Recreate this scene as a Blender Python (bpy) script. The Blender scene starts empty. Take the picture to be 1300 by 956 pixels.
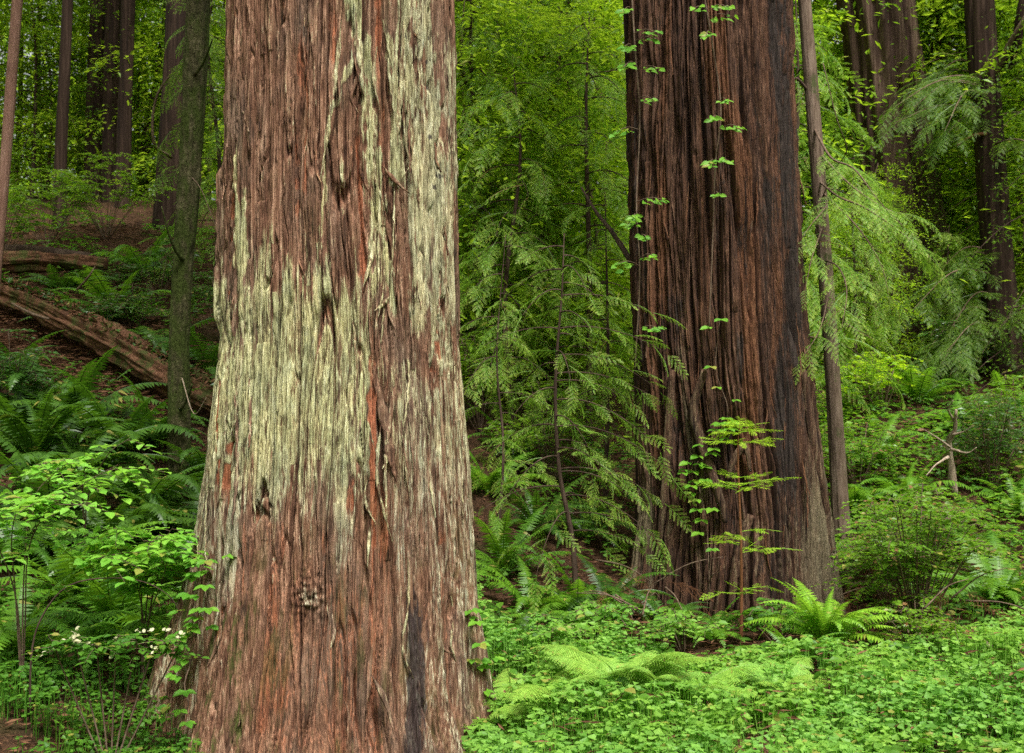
import bpy, math, random
import numpy as np

rng = np.random.default_rng(11)
random.seed(5)
F, CAMZ = 1560.0, 2.0
PI = math.pi
scene = bpy.context.scene
COL = scene.collection

# ------------------------------------------------------------------ noise
_perm = np.random.default_rng(3).permutation(256)
_perm = np.concatenate([_perm, _perm, _perm]).astype(np.int32)
_g = np.random.default_rng(4).normal(size=(256, 3))
_g = (_g / np.linalg.norm(_g, axis=1, keepdims=True)).astype(np.float32)


def perlin(x, y, z):
    x, y, z = np.broadcast_arrays(np.asarray(x, np.float32), np.asarray(y, np.float32), np.asarray(z, np.float32))
    xi, yi, zi = np.floor(x), np.floor(y), np.floor(z)
    xf, yf, zf = x - xi, y - yi, z - zi
    xi = xi.astype(np.int32) & 255; yi = yi.astype(np.int32) & 255; zi = zi.astype(np.int32) & 255
    u = xf * xf * xf * (xf * (xf * 6 - 15) + 10)
    v = yf * yf * yf * (yf * (yf * 6 - 15) + 10)
    w = zf * zf * zf * (zf * (zf * 6 - 15) + 10)
    out = 0.0
    for dx in (0, 1):
        wx = u if dx else 1 - u
        a = _perm[xi + dx]
        for dy in (0, 1):
            wy = v if dy else 1 - v
            b = _perm[a + yi + dy]
            for dz in (0, 1):
                wz = w if dz else 1 - w
                g = _g[_perm[b + zi + dz]]
                out = out + wx * wy * wz * (g[..., 0] * (xf - dx) + g[..., 1] * (yf - dy) + g[..., 2] * (zf - dz))
    return out * 1.5


def hash01(i, k=0):
    i = np.asarray(i).astype(np.int64) + k * 7919
    return (((i * 2654435761) ^ (i * 40503 + 977)) % 100003) / 100003.0


def sstep(a, b, x):
    t = np.clip((x - a) / (b - a), 0, 1)
    return t * t * (3 - 2 * t)


# ------------------------------------------------------------------ meshes
class MB:
    """vertices + quads + tris, several materials, optional float attributes"""
    def __init__(self):
        self.V = []; self.Q = []; self.T = []; self.qm = []; self.tm = []; self.n = 0; self.A = []

    def add(self, V, quads=None, tris=None, mat=0, attr=None):
        V = np.asarray(V, np.float32).reshape(-1, 3)
        if quads is not None and len(quads):
            q = np.asarray(quads, np.int64).reshape(-1, 4) + self.n
            self.Q.append(q); self.qm.append(np.full(len(q), mat))
        if tris is not None and len(tris):
            t = np.asarray(tris, np.int64).reshape(-1, 3) + self.n
            self.T.append(t); self.tm.append(np.full(len(t), mat))
        self.V.append(V); self.n += len(V)
        self.A.append(np.zeros(len(V), np.float32) if attr is None else np.asarray(attr, np.float32).reshape(-1))

    def mesh(self, name, mats, smooth=True, origin=(0, 0, 0), attrs=None, tip=False):
        V = np.concatenate(self.V) - np.asarray(origin, np.float32)
        Q = np.concatenate(self.Q) if self.Q else np.zeros((0, 4), np.int64)
        T = np.concatenate(self.T) if self.T else np.zeros((0, 3), np.int64)
        me = bpy.data.meshes.new(name)
        me.vertices.add(len(V)); me.vertices.foreach_set('co', V.ravel())
        nl = Q.size + T.size
        me.loops.add(nl)
        me.loops.foreach_set('vertex_index', np.concatenate([Q.ravel(), T.ravel()]).astype(np.int32))
        npoly = len(Q) + len(T)
        me.polygons.add(npoly)
        ls = np.concatenate([np.arange(len(Q)) * 4, Q.size + np.arange(len(T)) * 3]).astype(np.int32)
        me.polygons.foreach_set('loop_start', ls)
        mi = np.concatenate(self.qm + self.tm) if npoly else np.zeros(0)
        if not isinstance(mats, (list, tuple)): mats = [mats]
        for m in mats: me.materials.append(m)
        me.polygons.foreach_set('material_index', mi.astype(np.int32))
        me.update(calc_edges=True)
        me.polygons.foreach_set('use_smooth', np.full(npoly, smooth))
        if tip:
            a = me.attributes.new('tip', 'FLOAT', 'POINT'); a.data.foreach_set('value', np.concatenate(self.A))
        for k, arr in (attrs or {}).items():
            a = me.attributes.new(k, 'FLOAT', 'POINT'); a.data.foreach_set('value', np.asarray(arr, np.float32).ravel())
        return me


def obj(name, me, parent=None, loc=(0, 0, 0)):
    o = bpy.data.objects.new(name, me); COL.objects.link(o); o.location = loc
    if parent is not None: o.parent = parent
    return o


def thing(name, label, cat, loc=(0, 0, 0), rotz=0.0, group=None, scale=1.0):
    o = bpy.data.objects.new(name, None); COL.objects.link(o)
    o.empty_display_size = 0.1
    o.location = loc; o.rotation_euler = (0, 0, rotz); o.scale = (scale,) * 3
    o['label'] = label; o['category'] = cat
    if group: o['group'] = group
    return o


def tag(o, label, cat, group=None):
    o['label'] = label; o['category'] = cat
    if group: o['group'] = group
    return o


def norm(v):
    v = np.asarray(v, np.float64)
    return v / np.maximum(np.linalg.norm(v, axis=-1, keepdims=True), 1e-9)


def frames(fwd, up):
    f = norm(fwd); y = norm(np.cross(up, f)); z = np.cross(f, y)
    return np.stack([f, y, z], axis=-1)            # columns = axes


def scatter(tm, P, R, S):
    """tm=(V, quads, tris[, tip]); P (N,3); R (N,3,3); S (N,) or (N,3)"""
    V = np.asarray(tm[0], np.float64); N = len(P)
    S = np.asarray(S, np.float64)
    if S.ndim == 1: S = np.repeat(S[:, None], 3, 1)
    W = np.einsum('nij,nvj->nvi', R, V[None] * S[:, None]) + np.asarray(P)[:, None]
    n = len(V); off = (np.arange(N) * n)[:, None, None]
    q = (np.asarray(tm[1], np.int64).reshape(1, -1, 4) + off).reshape(-1, 4) if tm[1] is not None and len(tm[1]) else None
    t = (np.asarray(tm[2], np.int64).reshape(1, -1, 3) + off).reshape(-1, 3) if tm[2] is not None and len(tm[2]) else None
    return W.reshape(-1, 3), q, t


def smooth_path(P, n):
    """Catmull-Rom through P (k,d) -> n points"""
    P = np.asarray(P, np.float64)
    if len(P) == 2:
        t = np.linspace(0, 1, n)[:, None]; return P[0] * (1 - t) + P[1] * t
    E = np.vstack([2 * P[0] - P[1], P, 2 * P[-1] - P[-2]])
    s = np.linspace(0, len(P) - 1 - 1e-6, n); i = s.astype(int); t = (s - i)[:, None]
    a, b, c, d = E[i], E[i + 1], E[i + 2], E[i + 3]
    return .5 * ((2 * b) + (-a + c) * t + (2 * a - 5 * b + 4 * c - d) * t ** 2 + (-a + 3 * b - 3 * c + d) * t ** 3)


def tube(P, r, n=6, cap=True, jit=0.0):
    P = np.asarray(P, np.float64); k = len(P)
    r = np.broadcast_to(np.asarray(r, np.float64), (k,))
    tg = norm(np.gradient(P, axis=0))
    u = np.array([0, 0, 1.0]) if abs(tg[0, 2]) < .9 else np.array([1.0, 0, 0])
    U = []
    for i in range(k):
        u = u - tg[i] * np.dot(u, tg[i]); u = u / np.linalg.norm(u); U.append(u)
    U = np.array(U); W = np.cross(tg, U)
    a = np.arange(n) / n * 2 * PI
    rr = r[:, None] * (1 + (jit * rng.normal(size=(k, n)) if jit else 0))
    V = P[:, None] + rr[..., None] * (np.cos(a)[None, :, None] * U[:, None] + np.sin(a)[None, :, None] * W[:, None])
    i, j = np.meshgrid(np.arange(k - 1), np.arange(n), indexing='ij'); j2 = (j + 1) % n
    Q = np.stack([i * n + j, i * n + j2, (i + 1) * n + j2, (i + 1) * n + j], -1).reshape(-1, 4)
    V = V.reshape(-1, 3); T = None
    if cap:
        V = np.vstack([V, P[-1], P[0]]); jj = np.arange(n)
        T = np.concatenate([np.stack([(k - 1) * n + jj, (k - 1) * n + (jj + 1) % n, np.full(n, k * n)], -1),
                            np.stack([(jj + 1) % n, jj, np.full(n, k * n + 1)], -1)])
    return V, Q, T


# ------------------------------------------------------------------ terrain
def ground_z(x, y):
    x = np.asarray(x, np.float64); y = np.asarray(y, np.float64)
    toe = np.interp(x, [-7, -3, -1.5, 0, 1.5, 6], [8.2, 8.6, 9.2, 10.4, 11.2, 10.8])
    sl = np.interp(x, [-6, -2, 1, 6], [.40, .37, .30, .29])
    d = y - toe
    z = sl * .5 * (d + np.sqrt(d * d + 1.2)) - sl * .06
    cap = 5.6 + .02 * y
    k = 1.0
    z = -np.log(np.exp(-k * np.minimum(z, 60)) + np.exp(-k * cap)) / k      # soft minimum: a rounded crest
    z = z - .24 * sstep(8.3, 6.9, y) * sstep(.6, -.3, x) * sstep(-3.2, -2.2, x)
    z = z + .16 * perlin(x * .35, y * .35, 1.3) + .05 * perlin(x * 1.3, y * 1.3, 4.1) * sstep(6, 9, y)
    return np.where(y < 4, z * sstep(-4, 4, y), z)


def gz(x, y): return float(ground_z(np.array([x]), np.array([y]))[0])


def at(px, py, Y):
    return np.array([(px - 650) / F * Y, Y, CAMZ + (478 - py) / F * Y])


def gx(px, Y):
    x = (px - 650) / F * Y
    return np.array([x, Y, gz(x, Y)])


# ------------------------------------------------------------------ materials
def newmat(name):
    m = bpy.data.materials.new(name); m.use_nodes = True
    nt = m.node_tree; nt.nodes.clear()
    return m, nt


def N(nt, t, **kw):
    n = nt.nodes.new(t)
    for k, v in kw.items():
        if k.startswith('i_'):
            n.inputs[k[2:].replace('_', ' ')].default_value = v
        else:
            setattr(n, k, v)
    return n


def ramp(nt, fac, stops):
    r = N(nt, 'ShaderNodeValToRGB')
    e = r.color_ramp.elements
    while len(e) < len(stops): e.new(.5)
    for s, el in zip(stops, e):
        el.position = s[0]; c = s[1]; el.color = (c[0], c[1], c[2], 1)
    nt.links.new(fac, r.inputs[0]); return r.outputs[0]


def mix(nt, fac, a, b, mode='MIX'):
    m = N(nt, 'ShaderNodeMix', data_type='RGBA', blend_type=mode)
    for s, v in ((m.inputs[0], fac), (m.inputs[6], a), (m.inputs[7], b)):
        if hasattr(v, 'is_output'): nt.links.new(v, s)
        elif isinstance(v, (int, float)): s.default_value = v
        else: s.default_value = (v[0], v[1], v[2], 1)
    return m.outputs[2]


def math_(nt, op, a, b=None, c=None, clamp=False):
    m = N(nt, 'ShaderNodeMath', operation=op, use_clamp=clamp)
    for s, v in zip(m.inputs, (a, b, c)):
        if v is None: continue
        if hasattr(v, 'is_output'): nt.links.new(v, s)
        else: s.default_value = v
    return m.outputs[0]


def maprange(nt, v, a, b):
    m = N(nt, 'ShaderNodeMapRange', interpolation_type='SMOOTHSTEP')
    nt.links.new(v, m.inputs[0]); m.inputs[1].default_value = a; m.inputs[2].default_value = b
    return m.outputs[0]


def noise(nt, scale, stretch=(1, 1, 1), detail=4, rough=.6, dist=0.0, coord=None):
    if coord is None:
        coord = N(nt, 'ShaderNodeTexCoord').outputs['Object']
    mp = N(nt, 'ShaderNodeMapping'); mp.inputs['Scale'].default_value = stretch
    nt.links.new(coord, mp.inputs[0])
    n = N(nt, 'ShaderNodeTexNoise'); n.inputs['Scale'].default_value = scale
    n.inputs['Detail'].default_value = detail; n.inputs['Roughness'].default_value = rough
    n.inputs['Distortion'].default_value = dist
    nt.links.new(mp.outputs[0], n.inputs['Vector']); return n.outputs[0]


def attr(nt, name):
    return N(nt, 'ShaderNodeAttribute', attribute_name=name).outputs['Fac']


def finish(nt, color, rough=.9, spec=.2, bump=None, bump_d=.01, bump_s=.6):
    p = N(nt, 'ShaderNodeBsdfPrincipled'); o = N(nt, 'ShaderNodeOutputMaterial')
    if hasattr(color, 'is_output'): nt.links.new(color, p.inputs['Base Color'])
    else: p.inputs['Base Color'].default_value = (*color, 1)
    p.inputs['Roughness'].default_value = rough; p.inputs['Specular IOR Level'].default_value = spec
    if bump is not None:
        b = N(nt, 'ShaderNodeBump'); b.inputs['Strength'].default_value = bump_s; b.inputs['Distance'].default_value = bump_d
        nt.links.new(bump, b.inputs['Height']); nt.links.new(b.outputs[0], p.inputs['Normal'])
    nt.links.new(p.outputs[0], o.inputs[0])


def leaf_mat(name, c0, c1, trans, tfac=.4, rough=.45, spec=.35, tipcol=None, objvar=.25, brown=None):
    """c0..c1: base colour range leaf by leaf, trans: colour of light passing through"""
    if c0[1] > c0[0] * 1.15:
        vivid = lambda c: (min(.8, c[0] * 1.32), min(.8, c[1] * 1.28), c[2] * .62)
        c0, c1, trans = vivid(c0), vivid(c1), vivid(trans)
        if tipcol is not None: tipcol = vivid(tipcol)
    m, nt = newmat(name)
    geo = N(nt, 'ShaderNodeNewGeometry'); oi = N(nt, 'ShaderNodeObjectInfo')
    r = geo.outputs['Random Per Island']
    mx = math_(nt, 'ADD', math_(nt, 'MULTIPLY', r, 1 - objvar), math_(nt, 'MULTIPLY', oi.outputs['Random'], objvar))
    col = ramp(nt, mx, [(0, c0), (.55, [(a + b) / 2 for a, b in zip(c0, c1)]), (1, c1)])
    if tipcol is not None:
        col = mix(nt, attr(nt, 'tip'), col, tipcol)
    if brown is not None:
        r2 = math_(nt, 'FRACT', math_(nt, 'MULTIPLY', r, 37.7))
        col = mix(nt, math_(nt, 'GREATER_THAN', r2, 1 - brown[0]), col, brown[1])
    if c0[1] > c0[0] * 1.15:
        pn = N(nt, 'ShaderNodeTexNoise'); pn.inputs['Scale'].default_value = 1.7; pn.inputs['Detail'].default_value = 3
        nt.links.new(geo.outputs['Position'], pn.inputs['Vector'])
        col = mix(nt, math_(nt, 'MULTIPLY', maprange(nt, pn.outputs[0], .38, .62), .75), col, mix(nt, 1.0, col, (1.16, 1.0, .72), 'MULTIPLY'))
        col = mix(nt, math_(nt, 'MULTIPLY', math_(nt, 'GREATER_THAN', math_(nt, 'FRACT', math_(nt, 'MULTIPLY', r, 91.3)), .965), .8), col, (.30, .26, .06))
    tcol = mix(nt, .7, col, trans)
    p = N(nt, 'ShaderNodeBsdfPrincipled'); nt.links.new(col, p.inputs['Base Color'])
    p.inputs['Roughness'].default_value = rough; p.inputs['Specular IOR Level'].default_value = spec
    t = N(nt, 'ShaderNodeBsdfTranslucent'); nt.links.new(tcol, t.inputs[0])
    s = N(nt, 'ShaderNodeMixShader'); s.inputs[0].default_value = tfac
    nt.links.new(p.outputs[0], s.inputs[1]); nt.links.new(t.outputs[0], s.inputs[2])
    o = N(nt, 'ShaderNodeOutputMaterial'); nt.links.new(s.outputs[0], o.inputs[0])
    return m


def bark_mat(name, dark, mid, light, scale=45, st=.05, moss=None, mossamt=0.0, bump_d=.012, rough=.95):
    m, nt = newmat(name)
    f1 = noise(nt, scale, (1, 1, st), 5, .65, .3)
    f2 = noise(nt, scale * .16, (1, 1, st * 2.2), 3, .6)
    f = math_(nt, 'ADD', math_(nt, 'MULTIPLY', f1, .6), math_(nt, 'MULTIPLY', f2, .4))
    col = ramp(nt, f, [(.33, dark), (.5, mid), (.68, light)])
    if moss is not None:
        mf = noise(nt, 5, (1, 1, .5), 6, .7)
        col = mix(nt, maprange(nt, mf, .62 - mossamt * .4, .72 - mossamt * .3), col, moss)
    finish(nt, col, rough, .15, f1, bump_d, .9)
    return m


def build_main_bark():
    m, nt = newmat('lichened_redwood_bark')
    f1 = noise(nt, 62, (1, 1, .035), 5, .68, .4)
    f2 = noise(nt, 14, (1, 1, .10), 4, .6, .3)
    f3 = noise(nt, 130, (1, 1, .07), 3, .6)
    f4 = noise(nt, 40, (1, 1, .13), 4, .62, .6)
    f = math_(nt, 'ADD', math_(nt, 'MULTIPLY', f1, .5), math_(nt, 'ADD', math_(nt, 'MULTIPLY', f2, .25), math_(nt, 'MULTIPLY', f4, .25)))
    col = ramp(nt, f, [(.38, (.014, .007, .005)), (.45, (.10, .046, .027)), (.52, (.21, .108, .066)), (.60, (.42, .25, .165))])
    grey = noise(nt, 3.0, (1, 1, .35), 4, .6)
    col = mix(nt, math_(nt, 'MULTIPLY', maprange(nt, grey, .45, .7), .5), col, ramp(nt, f4, [(.3, (.06, .045, .035)), (.55, (.20, .155, .115)), (.75, (.36, .29, .22))]))
    redf = math_(nt, 'ADD', attr(nt, 'red'), math_(nt, 'ADD', math_(nt, 'MULTIPLY', math_(nt, 'SUBTRACT', f1, .5), 1.5), math_(nt, 'MULTIPLY', math_(nt, 'SUBTRACT', f4, .5), .9)))
    redc = ramp(nt, f3, [(.3, (.14, .038, .016)), (.5, (.33, .105, .048)), (.7, (.50, .21, .12))])
    col = mix(nt, math_(nt, 'MULTIPLY', maprange(nt, redf, .4, .85), .85), col, redc)
    brk = math_(nt, 'ADD', math_(nt, 'MULTIPLY', f1, .5), math_(nt, 'ADD', math_(nt, 'MULTIPLY', f3, .2), math_(nt, 'MULTIPLY', f4, .4)))
    lf = math_(nt, 'ADD', attr(nt, 'lichen'), math_(nt, 'MULTIPLY', math_(nt, 'SUBTRACT', brk, .55), 3.4))
    lcn = math_(nt, 'ADD', math_(nt, 'MULTIPLY', f3, .5), math_(nt, 'MULTIPLY', f4, .5))
    lc = ramp(nt, lcn, [(.36, (.10, .085, .04)), (.45, (.34, .32, .17)), (.53, (.54, .52, .29)), (.64, (.74, .72, .50))])
    lc2 = ramp(nt, lcn, [(.36, (.10, .075, .055)), (.45, (.30, .255, .18)), (.53, (.44, .395, .285)), (.64, (.66, .62, .49))])
    lc = mix(nt, attr(nt, 'pale'), lc, lc2)
    lc = mix(nt, 1.0, lc, ramp(nt, noise(nt, 7, (1, 1, .4), 5, .7), [(.34, (.62, .68, .66)), (.5, (.92, .94, .86)), (.66, (1.12, 1.06, .95))]), 'MULTIPLY')
    col = mix(nt, math_(nt, 'MULTIPLY', maprange(nt, lf, .40, .95), .9), col, lc)
    mf = noise(nt, 9, (1, 1, .3), 5, .7)
    col = mix(nt, math_(nt, 'MULTIPLY', math_(nt, 'MULTIPLY', maprange(nt, mf, .50, .66), attr(nt, 'moss')), .8), col, (.075, .08, .022))
    sf = maprange(nt, math_(nt, 'ADD', attr(nt, 'stain'), math_(nt, 'MULTIPLY', math_(nt, 'SUBTRACT', f1, .5), 1.6)), .35, .8)
    col = mix(nt, math_(nt, 'MULTIPLY', sf, .9), col, ramp(nt, f3, [(.35, (.012, .009, .010)), (.7, (.06, .045, .045))]))
    h = math_(nt, 'ADD', f1, math_(nt, 'ADD', math_(nt, 'MULTIPLY', f3, .35), math_(nt, 'MULTIPLY', f4, .8)))
    finish(nt, col, .92, .15, h, .020, 1.0)
    return m


def build_right_bark():
    m, nt = newmat('furrowed_redwood_bark')
    f1 = noise(nt, 55, (1, 1, .035), 6, .7, .3)
    f2 = noise(nt, 9, (1, 1, .06), 4, .6, .3)
    f3 = noise(nt, 130, (1, 1, .08), 3, .6)
    f4 = noise(nt, 40, (1, 1, .16), 5, .72, .8)
    f = math_(nt, 'ADD', math_(nt, 'MULTIPLY', f1, .4), math_(nt, 'ADD', math_(nt, 'MULTIPLY', f2, .3), math_(nt, 'MULTIPLY', f4, .3)))
    col = ramp(nt, f, [(.38, (.008, .005, .004)), (.46, (.045, .022, .014)), (.535, (.11, .054, .032)), (.64, (.30, .185, .12))])
    col = mix(nt, math_(nt, 'MULTIPLY', maprange(nt, math_(nt, 'ADD', attr(nt, 'red'), math_(nt, 'SUBTRACT', f1, .5)), .3, .8), .8), col,
              ramp(nt, f3, [(.3, (.06, .022, .010)), (.55, (.18, .075, .035)), (.8, (.34, .17, .09))]))
    gl = math_(nt, 'ADD', attr(nt, 'lichen'), math_(nt, 'MULTIPLY', math_(nt, 'SUBTRACT', f1, .5), 1.8))
    col = mix(nt, math_(nt, 'MULTIPLY', maprange(nt, gl, .4, .95), .7), col, ramp(nt, f3, [(.3, (.10, .085, .05)), (.6, (.22, .19, .115)), (.8, (.40, .37, .26))]))
    ch = math_(nt, 'ADD', attr(nt, 'stain'), math_(nt, 'ADD', math_(nt, 'MULTIPLY', math_(nt, 'SUBTRACT', f2, .5), 2.6), math_(nt, 'MULTIPLY', math_(nt, 'SUBTRACT', f4, .5), 2.2)))
    col = mix(nt, math_(nt, 'MULTIPLY', maprange(nt, ch, .4, .75), .9), col, ramp(nt, f1, [(.35, (.010, .008, .007)), (.7, (.050, .040, .035))]))
    finish(nt, col, .9, .2, math_(nt, 'ADD', f1, math_(nt, 'ADD', math_(nt, 'MULTIPLY', f3, .5), math_(nt, 'MULTIPLY', f4, .9))), .026, 1.0)
    return m


def build_ground_mat():
    m, nt = newmat('forest_floor')
    a = noise(nt, 2.2, (1, 1, 1), 6, .65); b = noise(nt, 38, (1, 1, 1), 5, .7, 1.5); c = noise(nt, .9, (1, 1, 1), 4, .6)
    col = ramp(nt, b, [(.3, (.018, .010, .006)), (.48, (.06, .032, .018)), (.6, (.13, .065, .036)), (.75, (.22, .13, .08))])
    col = mix(nt, math_(nt, 'MULTIPLY', maprange(nt, a, .5, .7), .6), col, (.028, .018, .011))
    col = mix(nt, math_(nt, 'MULTIPLY', maprange(nt, c, .55, .7), .5), col, (.04, .055, .014))
    finish(nt, col, .95, .1, b, .04, 1.0)
    return m


M = {}
M['main_bark'] = build_main_bark()
M['right_bark'] = build_right_bark()
M['ground'] = build_ground_mat()
M['far_bark'] = bark_mat('far_redwood_bark', (.006, .004, .003), (.028, .016, .011), (.075, .046, .034), 22, .05)
M['fluted_bark'] = bark_mat('fluted_redwood_bark', (.012, .007, .005), (.06, .035, .025), (.16, .105, .078), 26, .035)
M['grey_bark'] = bark_mat('grey_slim_bark', (.05, .032, .022), (.12, .083, .06), (.22, .165, .125), 40, .15, (.05, .06, .02), .15)
M['pink_bark'] = bark_mat('pinkish_slim_bark', (.12, .062, .045), (.21, .115, .085), (.31, .19, .15), 40, .15)
M['dark_bark'] = bark_mat('dark_slim_bark', (.02, .013, .01), (.055, .034, .025), (.11, .075, .055), 40, .15)
M['moss_bark'] = bark_mat('mossy_bark', (.018, .016, .008), (.065, .058, .026), (.15, .13, .07), 34, .5, (.045, .06, .012), .52, .05)
M['log_bark'] = bark_mat('rotting_log_wood', (.016, .009, .006), (.115, .052, .029), (.23, .125, .07), 40, .8, (.06, .065, .018), .36, .03)
M['twig'] = bark_mat('twig_bark', (.05, .032, .022), (.12, .08, .055), (.21, .155, .11), 60, .3)
M['pale_wood'] = bark_mat('bleached_dead_wood', (.14, .10, .07), (.28, .21, .155), (.44, .36, .28), 50, .2)
M['orange_stem'] = bark_mat('orange_sapling_stem', (.08, .032, .015), (.15, .06, .026), (.22, .10, .05), 60, .3)
M['dead_needles'] = leaf_mat('dry_redwood_sprays', (.07, .03, .015), (.19, .085, .042), (.2, .08, .03), .2, .8, .1)
M['litter'] = leaf_mat('fallen_needles_and_twigs', (.045, .02, .011), (.21, .105, .058), (.2, .1, .05), .1, .85, .1)
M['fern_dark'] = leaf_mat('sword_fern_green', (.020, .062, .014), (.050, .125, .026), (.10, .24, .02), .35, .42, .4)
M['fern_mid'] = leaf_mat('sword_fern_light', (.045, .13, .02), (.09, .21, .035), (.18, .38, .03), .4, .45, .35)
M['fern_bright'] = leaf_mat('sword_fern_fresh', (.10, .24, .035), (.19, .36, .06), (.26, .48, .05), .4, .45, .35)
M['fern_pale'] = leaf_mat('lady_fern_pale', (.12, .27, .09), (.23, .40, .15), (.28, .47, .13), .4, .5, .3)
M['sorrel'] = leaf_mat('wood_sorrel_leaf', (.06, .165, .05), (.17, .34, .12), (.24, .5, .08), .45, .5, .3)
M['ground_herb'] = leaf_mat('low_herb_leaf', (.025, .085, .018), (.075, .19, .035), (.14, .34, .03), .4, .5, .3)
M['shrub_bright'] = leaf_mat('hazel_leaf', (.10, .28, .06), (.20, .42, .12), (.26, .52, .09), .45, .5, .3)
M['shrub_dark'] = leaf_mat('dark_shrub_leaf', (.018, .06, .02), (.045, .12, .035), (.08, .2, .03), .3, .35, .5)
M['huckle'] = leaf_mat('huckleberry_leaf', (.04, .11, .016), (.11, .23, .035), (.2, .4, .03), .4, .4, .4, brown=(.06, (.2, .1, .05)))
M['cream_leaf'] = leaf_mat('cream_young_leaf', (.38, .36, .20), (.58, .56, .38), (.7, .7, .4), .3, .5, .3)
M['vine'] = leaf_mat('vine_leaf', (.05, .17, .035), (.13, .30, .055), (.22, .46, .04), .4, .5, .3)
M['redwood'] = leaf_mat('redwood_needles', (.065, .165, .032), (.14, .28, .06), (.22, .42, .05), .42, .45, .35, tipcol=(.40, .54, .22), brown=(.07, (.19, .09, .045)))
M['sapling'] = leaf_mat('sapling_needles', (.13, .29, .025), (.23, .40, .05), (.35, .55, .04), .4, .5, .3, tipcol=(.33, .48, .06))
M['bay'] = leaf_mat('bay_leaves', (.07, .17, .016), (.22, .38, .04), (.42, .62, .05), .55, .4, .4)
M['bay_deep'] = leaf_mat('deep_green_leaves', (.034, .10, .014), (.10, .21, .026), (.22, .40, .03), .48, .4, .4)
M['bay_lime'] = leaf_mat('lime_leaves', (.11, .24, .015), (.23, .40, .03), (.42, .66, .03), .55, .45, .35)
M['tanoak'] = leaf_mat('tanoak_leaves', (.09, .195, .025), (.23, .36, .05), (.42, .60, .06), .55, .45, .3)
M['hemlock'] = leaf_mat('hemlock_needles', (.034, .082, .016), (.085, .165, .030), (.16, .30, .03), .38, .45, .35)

# ------------------------------------------------------------------ setting: ground
xs = np.unique(np.concatenate([np.linspace(-7, 9, 230), np.linspace(-30, 30, 160), [-400, -200, -100, -60, -45, 45, 60, 100, 200, 400]]))
ys = np.unique(np.concatenate([np.linspace(5, 22, 240), np.linspace(-8, 60, 150), [-300, -120, -50, -20, 75, 100, 150, 250, 400]]))
X, Y = np.meshgrid(xs, ys, indexing='ij')
Z = ground_z(X, Y)
mb = MB(); nx, ny = X.shape
i, j = np.meshgrid(np.arange(nx - 1), np.arange(ny - 1), indexing='ij')
mb.add(np.stack([X, Y, Z], -1).reshape(-1, 3), np.stack([i * ny + j, (i + 1) * ny + j, (i + 1) * ny + j + 1, i * ny + j + 1], -1).reshape(-1, 4))
g = obj('ground', mb.mesh('ground', M['ground'])); g['kind'] = 'structure'

# ------------------------------------------------------------------ leaf templates
def leaf_simple(w=.34, fold=.06, droop=.12):
    return (np.array([(0, 0, 0), (.42, -w, fold), (1, 0, -droop), (.42, w, fold)]), None, [(0, 1, 2), (0, 2, 3)])


def leaf_full(w=.34, fold=.05, droop=.15):
    V = [(0, 0, 0), (.3, w * .9, fold), (.68, w * .75, fold - droop * .3), (1, 0, -droop), (.68, -w * .75, fold - droop * .3), (.3, -w * .9, fold),
         (.3, 0, -.01), (.68, 0, -droop * .4)]
    return (np.array(V), [(6, 7, 2, 1), (6, 5, 4, 7)], [(0, 6, 1), (7, 3, 2), (0, 5, 6), (7, 4, 3)])


def merge(tms):
    V = []; Q = []; T = []; n = 0
    for v, q, t in tms:
        V.append(v)
        if q is not None and len(q): Q.append(np.asarray(q).reshape(-1, 4) + n)
        if t is not None and len(t): T.append(np.asarray(t).reshape(-1, 3) + n)
        n += len(v)
    return (np.vstack(V), np.vstack(Q) if Q else None, np.vstack(T) if T else None)


def sorrel_tmpl():
    out = []
    hl = np.array([(0, 0, 0), (.78, .5, .10), (1.0, .22, .02), (.84, 0, -.02), (1.0, -.22, .02), (.78, -.5, .10)])
    for k in range(3):
        a = k * 2 * PI / 3; c, s = math.cos(a), math.sin(a)
        R = np.array([(c, -s, 0), (s, c, 0), (0, 0, 1)])
        v = hl.copy(); v[:, 2] -= .25 * v[:, 0] ** 2
        out.append((v @ R.T, [(0, 3, 2, 1), (0, 5, 4, 3)], None))
    return merge(out)


LEAF2 = leaf_simple(); LEAF = leaf_full(); SORREL = sorrel_tmpl()
BAYL = leaf_simple(.2, .03, .10)

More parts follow.
